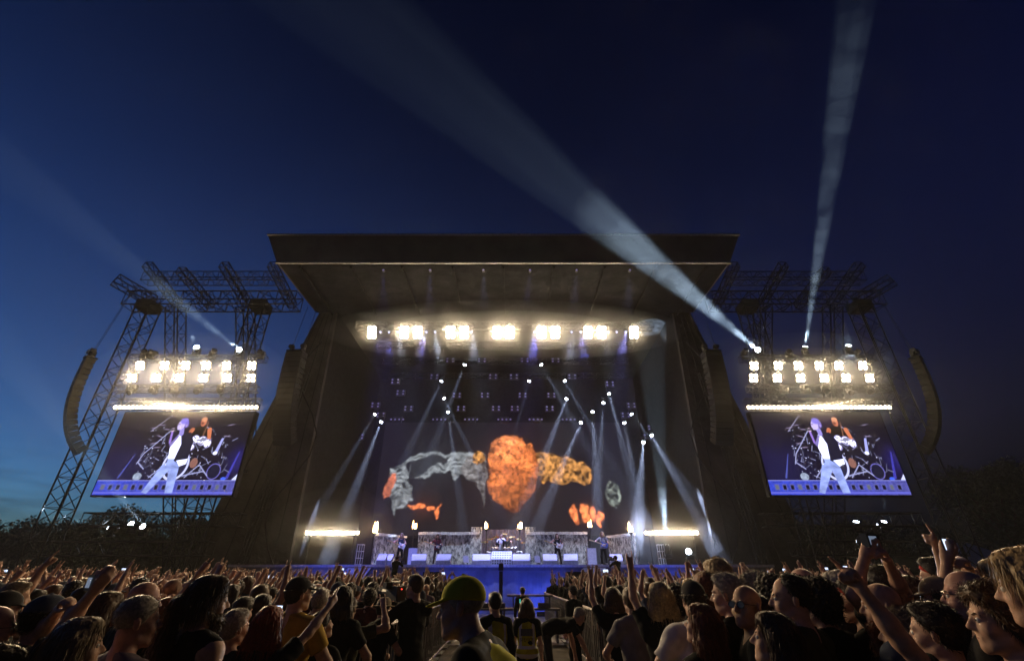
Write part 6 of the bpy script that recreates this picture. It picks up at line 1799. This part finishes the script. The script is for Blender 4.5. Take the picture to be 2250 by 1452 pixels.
# ------------------------------------------------------------------ the rest of the crowd
near_pts = [(o.location.x, o.location.y) for o in bpy.data.objects if o.parent is None and o.name.split('.')[0] == 'person']
PROTO = []
UPA = lambda p, x=0.0, y=.16, z=.50: ('at', (x, y, z), (.8, .3, -.2), p, (0, 1, 0))
UPL = lambda p, x=0.0, y=.16, z=.50: ('at', (x, y, z), (-.8, .3, -.2), p, (0, 1, 0))
specs = [
    ('short', 'dark', 'black', None, None, (('down',), ('down',)), 'dark short haired spectator, arms down'),
    ('short', 'brown', 'charcoal', None, None, (('down',), UPA('horns')), 'brown haired spectator with one arm up and horned fingers'),
    ('long', 'brown', 'black', None, None, (('down',), ('down',)), 'spectator with long brown hair'),
    ('short', 'dark', 'black', 'cap', 'charcoal', (UPL('fist'), ('down',)), 'spectator in a dark cap raising a fist'),
    ('bald', 'grey', 'black', None, None, (('down',), ('down',)), 'bald spectator'),
    ('short', 'grey', 'navy', None, None, (UPL('open', -.05), UPA('open', .05)), 'grey haired spectator with both hands in the air'),
    ('long', 'blond', 'black', None, None, (('down',), UPA('point', .05, .3, .4)), 'long blond haired spectator pointing at the stage'),
    ('curly', 'dark', 'maroon', None, None, (('down',), ('down',)), 'curly dark haired spectator'),
    ('short', 'ash', 'grey', None, None, (('phone',), ('phone',)), 'fair haired spectator holding both hands before the face'),
    ('bob', 'dark', 'black', None, None, (UPL('horns', .0, .2, .46), ('down',)), 'spectator with bobbed dark hair making a horned hand'),
    ('short', 'brown', 'olive', 'cap', 'slate', (('down',), ('down',)), 'spectator in a grey blue cap'),
    ('ponytail', 'dark', 'black', None, None, (UPL('fist', -.03, .2, .46), UPA('fist', .03, .24, .44)), 'spectator with a ponytail and both fists up'),
]
for i, (ht, hc, sh_, hat, hcol, arms, lb) in enumerate(specs):
    o, k = person(lb, (0, -30 - i, 0), yaw=0, h=1.76, res=.015, hair=(ht, hc), shirt=('tee', sh_), legs=('denim', 'black', 'charcoal')[i % 3], hat=hat, extras={'hat': hcol} if hcol else None, arms=arms, head=((-8, 8, 0, 12)[i % 4], (0, 4, -4)[i % 3], 0), build=(1.0, 1.12, .95, 1.2)[i % 4], female=ht in ('long', 'bob'), seed=i + 3)
    PROTO.append(o)
rs = random.Random(11)
spots = []
y = 3.7
while y < 24.2:
    step = .60 if y < 9 else .66
    D = y * .88
    for side in (-1, 1):
        x = (-1.62 - rs.uniform(0, .2)) if side < 0 else 2.95 - .03 * (y - 4.7) / 1.22 + rs.uniform(0, .2)
        lim = 1.2 * D + .3
        while abs(x - CAMX) < lim:
            q = (x + rs.uniform(-.13, .13), y + rs.uniform(-.2, .2))
            if all((q[0] - a) ** 2 + (q[1] - b_) ** 2 > .23 for a, b_ in near_pts):
                if y > 5.2 or abs(x - CAMX) < 1.1 * D:
                    spots.append(q)
            x += side * step * rs.uniform(.85, 1.2)
    y += .70
spots.sort(key=lambda q: math.hypot(q[0] - CAMX, q[1]))
ALT = {'tee': ['black', 'black', 'black', 'charcoal', 'navy', 'olive', 'maroon', 'grey', 'slate', 'mauve']}
used = [False] * len(PROTO)
IND = 224
far_words = ('nearer the %s barrier', 'mid %s crowd', 'outer %s crowd')
for n_, (x, y) in enumerate(spots[:IND]):
    i = rs.randrange(len(PROTO))
    if y < 5.5 and i in (1, 3, 5, 6, 9, 11) and rs.random() < .6: i = rs.choice((0, 2, 4, 7, 10))
    if not used[i]:
        o = PROTO[i]; used[i] = True
    else:
        o = copy_tree(PROTO[i])
    sc = rs.uniform(.93, 1.04) if y > 5.2 else rs.uniform(.88, .95)
    o.location = (x, y, 0); o.scale = (sc, sc, sc * rs.uniform(.98, 1.02))
    o.rotation_euler = (0, 0, math.atan2(x - CAMX * 0, 34 - y) * .9 + R(rs.uniform(-14, 14)))
    side = 'left' if x < 0 else 'right'
    w = abs(x - CAMX) / max(y, 1)
    shc = specs[i][2]
    o['group'] = 'spectators in the %s crowd' % side
    for ch in o.children:
        if ch.name.startswith('shirt') and len(ch.material_slots):
            ch.material_slots[0].link = 'OBJECT'
            shc = rs.choice(ALT['tee']); ch.material_slots[0].material = cloth(shc, (0, 0, 0))
        if ch.name.startswith('body') and rs.random() < .5:
            ch.material_slots[0].link = 'OBJECT'
            ch.material_slots[0].material = SKIN[rs.choice(('fair', 'tan', 'pink'))]
    o['label'] = specs[i][6] + ', %s shirt, ' % shc + far_words[0 if w < .4 else 1 if w < .75 else 2] % side
for i, o in enumerate(PROTO):
    if not used[i]:
        for ch in list(o.children): bpy.data.objects.remove(ch)
        bpy.data.objects.remove(o)
# beyond about twelve metres the crowd closes up into one mass of small heads, shoulders and raised arms
cm = MB()
mats = [SKIN['fair'], cloth('black', (0, 0, 0)), HAIR['dark'], HAIR['brown'], HAIR['ash'], cloth('charcoal', (0, 0, 0)), cloth('olive', (0, 0, 0)), SKIN['tan'], PHS]
def low_person(x, y, h):
    s = h / 1.75; P = lambda a, b, c: Vector((x + a * s, y + b * s, c * s))
    shm = rs.choice((1, 1, 1, 5, 5, 6)); skm = rs.choice((0, 7)); hm = rs.choice((2, 2, 3, 3, 4, 0))
    cm.lathe([(.15 * s, .85 * s), (.17 * s, 1.15 * s), (.19 * s, 1.33 * s), (.12 * s, 1.44 * s), (.05 * s, 1.46 * s)], (x, y, 0), (0, 0, 1), 7, shm)
    cm.tube(P(-.10, 0, .0), P(-.08, 0, .9), .06, .09, 5, False, shm); cm.tube(P(.10, 0, .0), P(.08, 0, .9), .06, .09, 5, False, shm)
    cm.tube(P(0, 0, 1.44), P(0, .02, 1.56), .052 * s, .05 * s, 6, False, skm)
    cm.lathe([(.03 * s, -.12 * s), (.065 * s, -.07 * s), (.078 * s, 0), (.076 * s, .05 * s), (.04 * s, .115 * s)], P(0, .02, 1.62), (0, .1, 1), 8, skm)
    cm.lathe([(.075 * s, -.06 * s), (.088 * s, .02 * s), (.082 * s, .07 * s), (.035 * s, .13 * s)], P(0, -.005, 1.62), (0, -.25, 1), 8, hm)
    if hm == 3 and rs.random() < .5: cm.tube(P(0, -.06, 1.62), P(0, -.09, 1.32), .085 * s, .06 * s, 6, True, hm)
    for sd in (-1, 1):
        shd = P(sd * .19, 0, 1.38)
        if rs.random() < .42:
            tx_, tz = rs.uniform(-.08, .16) * sd, rs.uniform(.36, .56)
            el = shd + Vector((sd * .10, .10, .26)) * s; ha = shd + Vector((tx_, .18, tz)) * s
            cm.tube(shd, shd.lerp(el, .55), .06 * s, .056 * s, 6, True, shm); cm.tube(shd, el, .047 * s, .04 * s, 6, False, skm); cm.tube(el, ha, .04 * s, .027 * s, 6, False, skm)
            d = (ha - el).normalized(); kn = ha + d * .09 * s
            cm.tube(ha, kn, .034 * s, .04 * s, 6, True, skm)
            for q in ((-1.4, 1.4) if rs.random() < .55 else (-1.4, -.5, .5, 1.4)):
                b_ = kn + Vector((q * .022 * s, 0, 0)); cm.tube(b_, b_ + d * .075 * s + Vector((q * .008, 0, 0)), .0105 * s, .008 * s, 5, True, skm)
            if rs.random() < .02: cm.box(kn + d * .04, (.15, .01, .075), None, 8)
        else:
            cm.tube(shd, shd + Vector((sd * .06, .02, -.3)) * s, .058 * s, .05 * s, 6, True, shm); cm.tube(shd + Vector((sd * .06, .02, -.28)) * s, shd + Vector((sd * .05, .12, -.52)) * s, .04 * s, .028 * s, 6, True, skm)
for x, y in spots[IND:]:
    low_person(x, y, rs.uniform(1.62, 1.88))
co = cm.obj('crowd', mats, None, None, True)
tag(co, 'sea of small far heads and raised arms between the nearer spectators and the stage', 'crowd', kind='stuff')
print('CROWD', len(spots), 'tris', sum(len(o.data.loop_triangles) or len(o.data.polygons) * 2 for o in bpy.data.objects if o.type == 'MESH' and o.data.users == 1), 'faces', sum(len(m.polygons) for m in bpy.data.meshes))
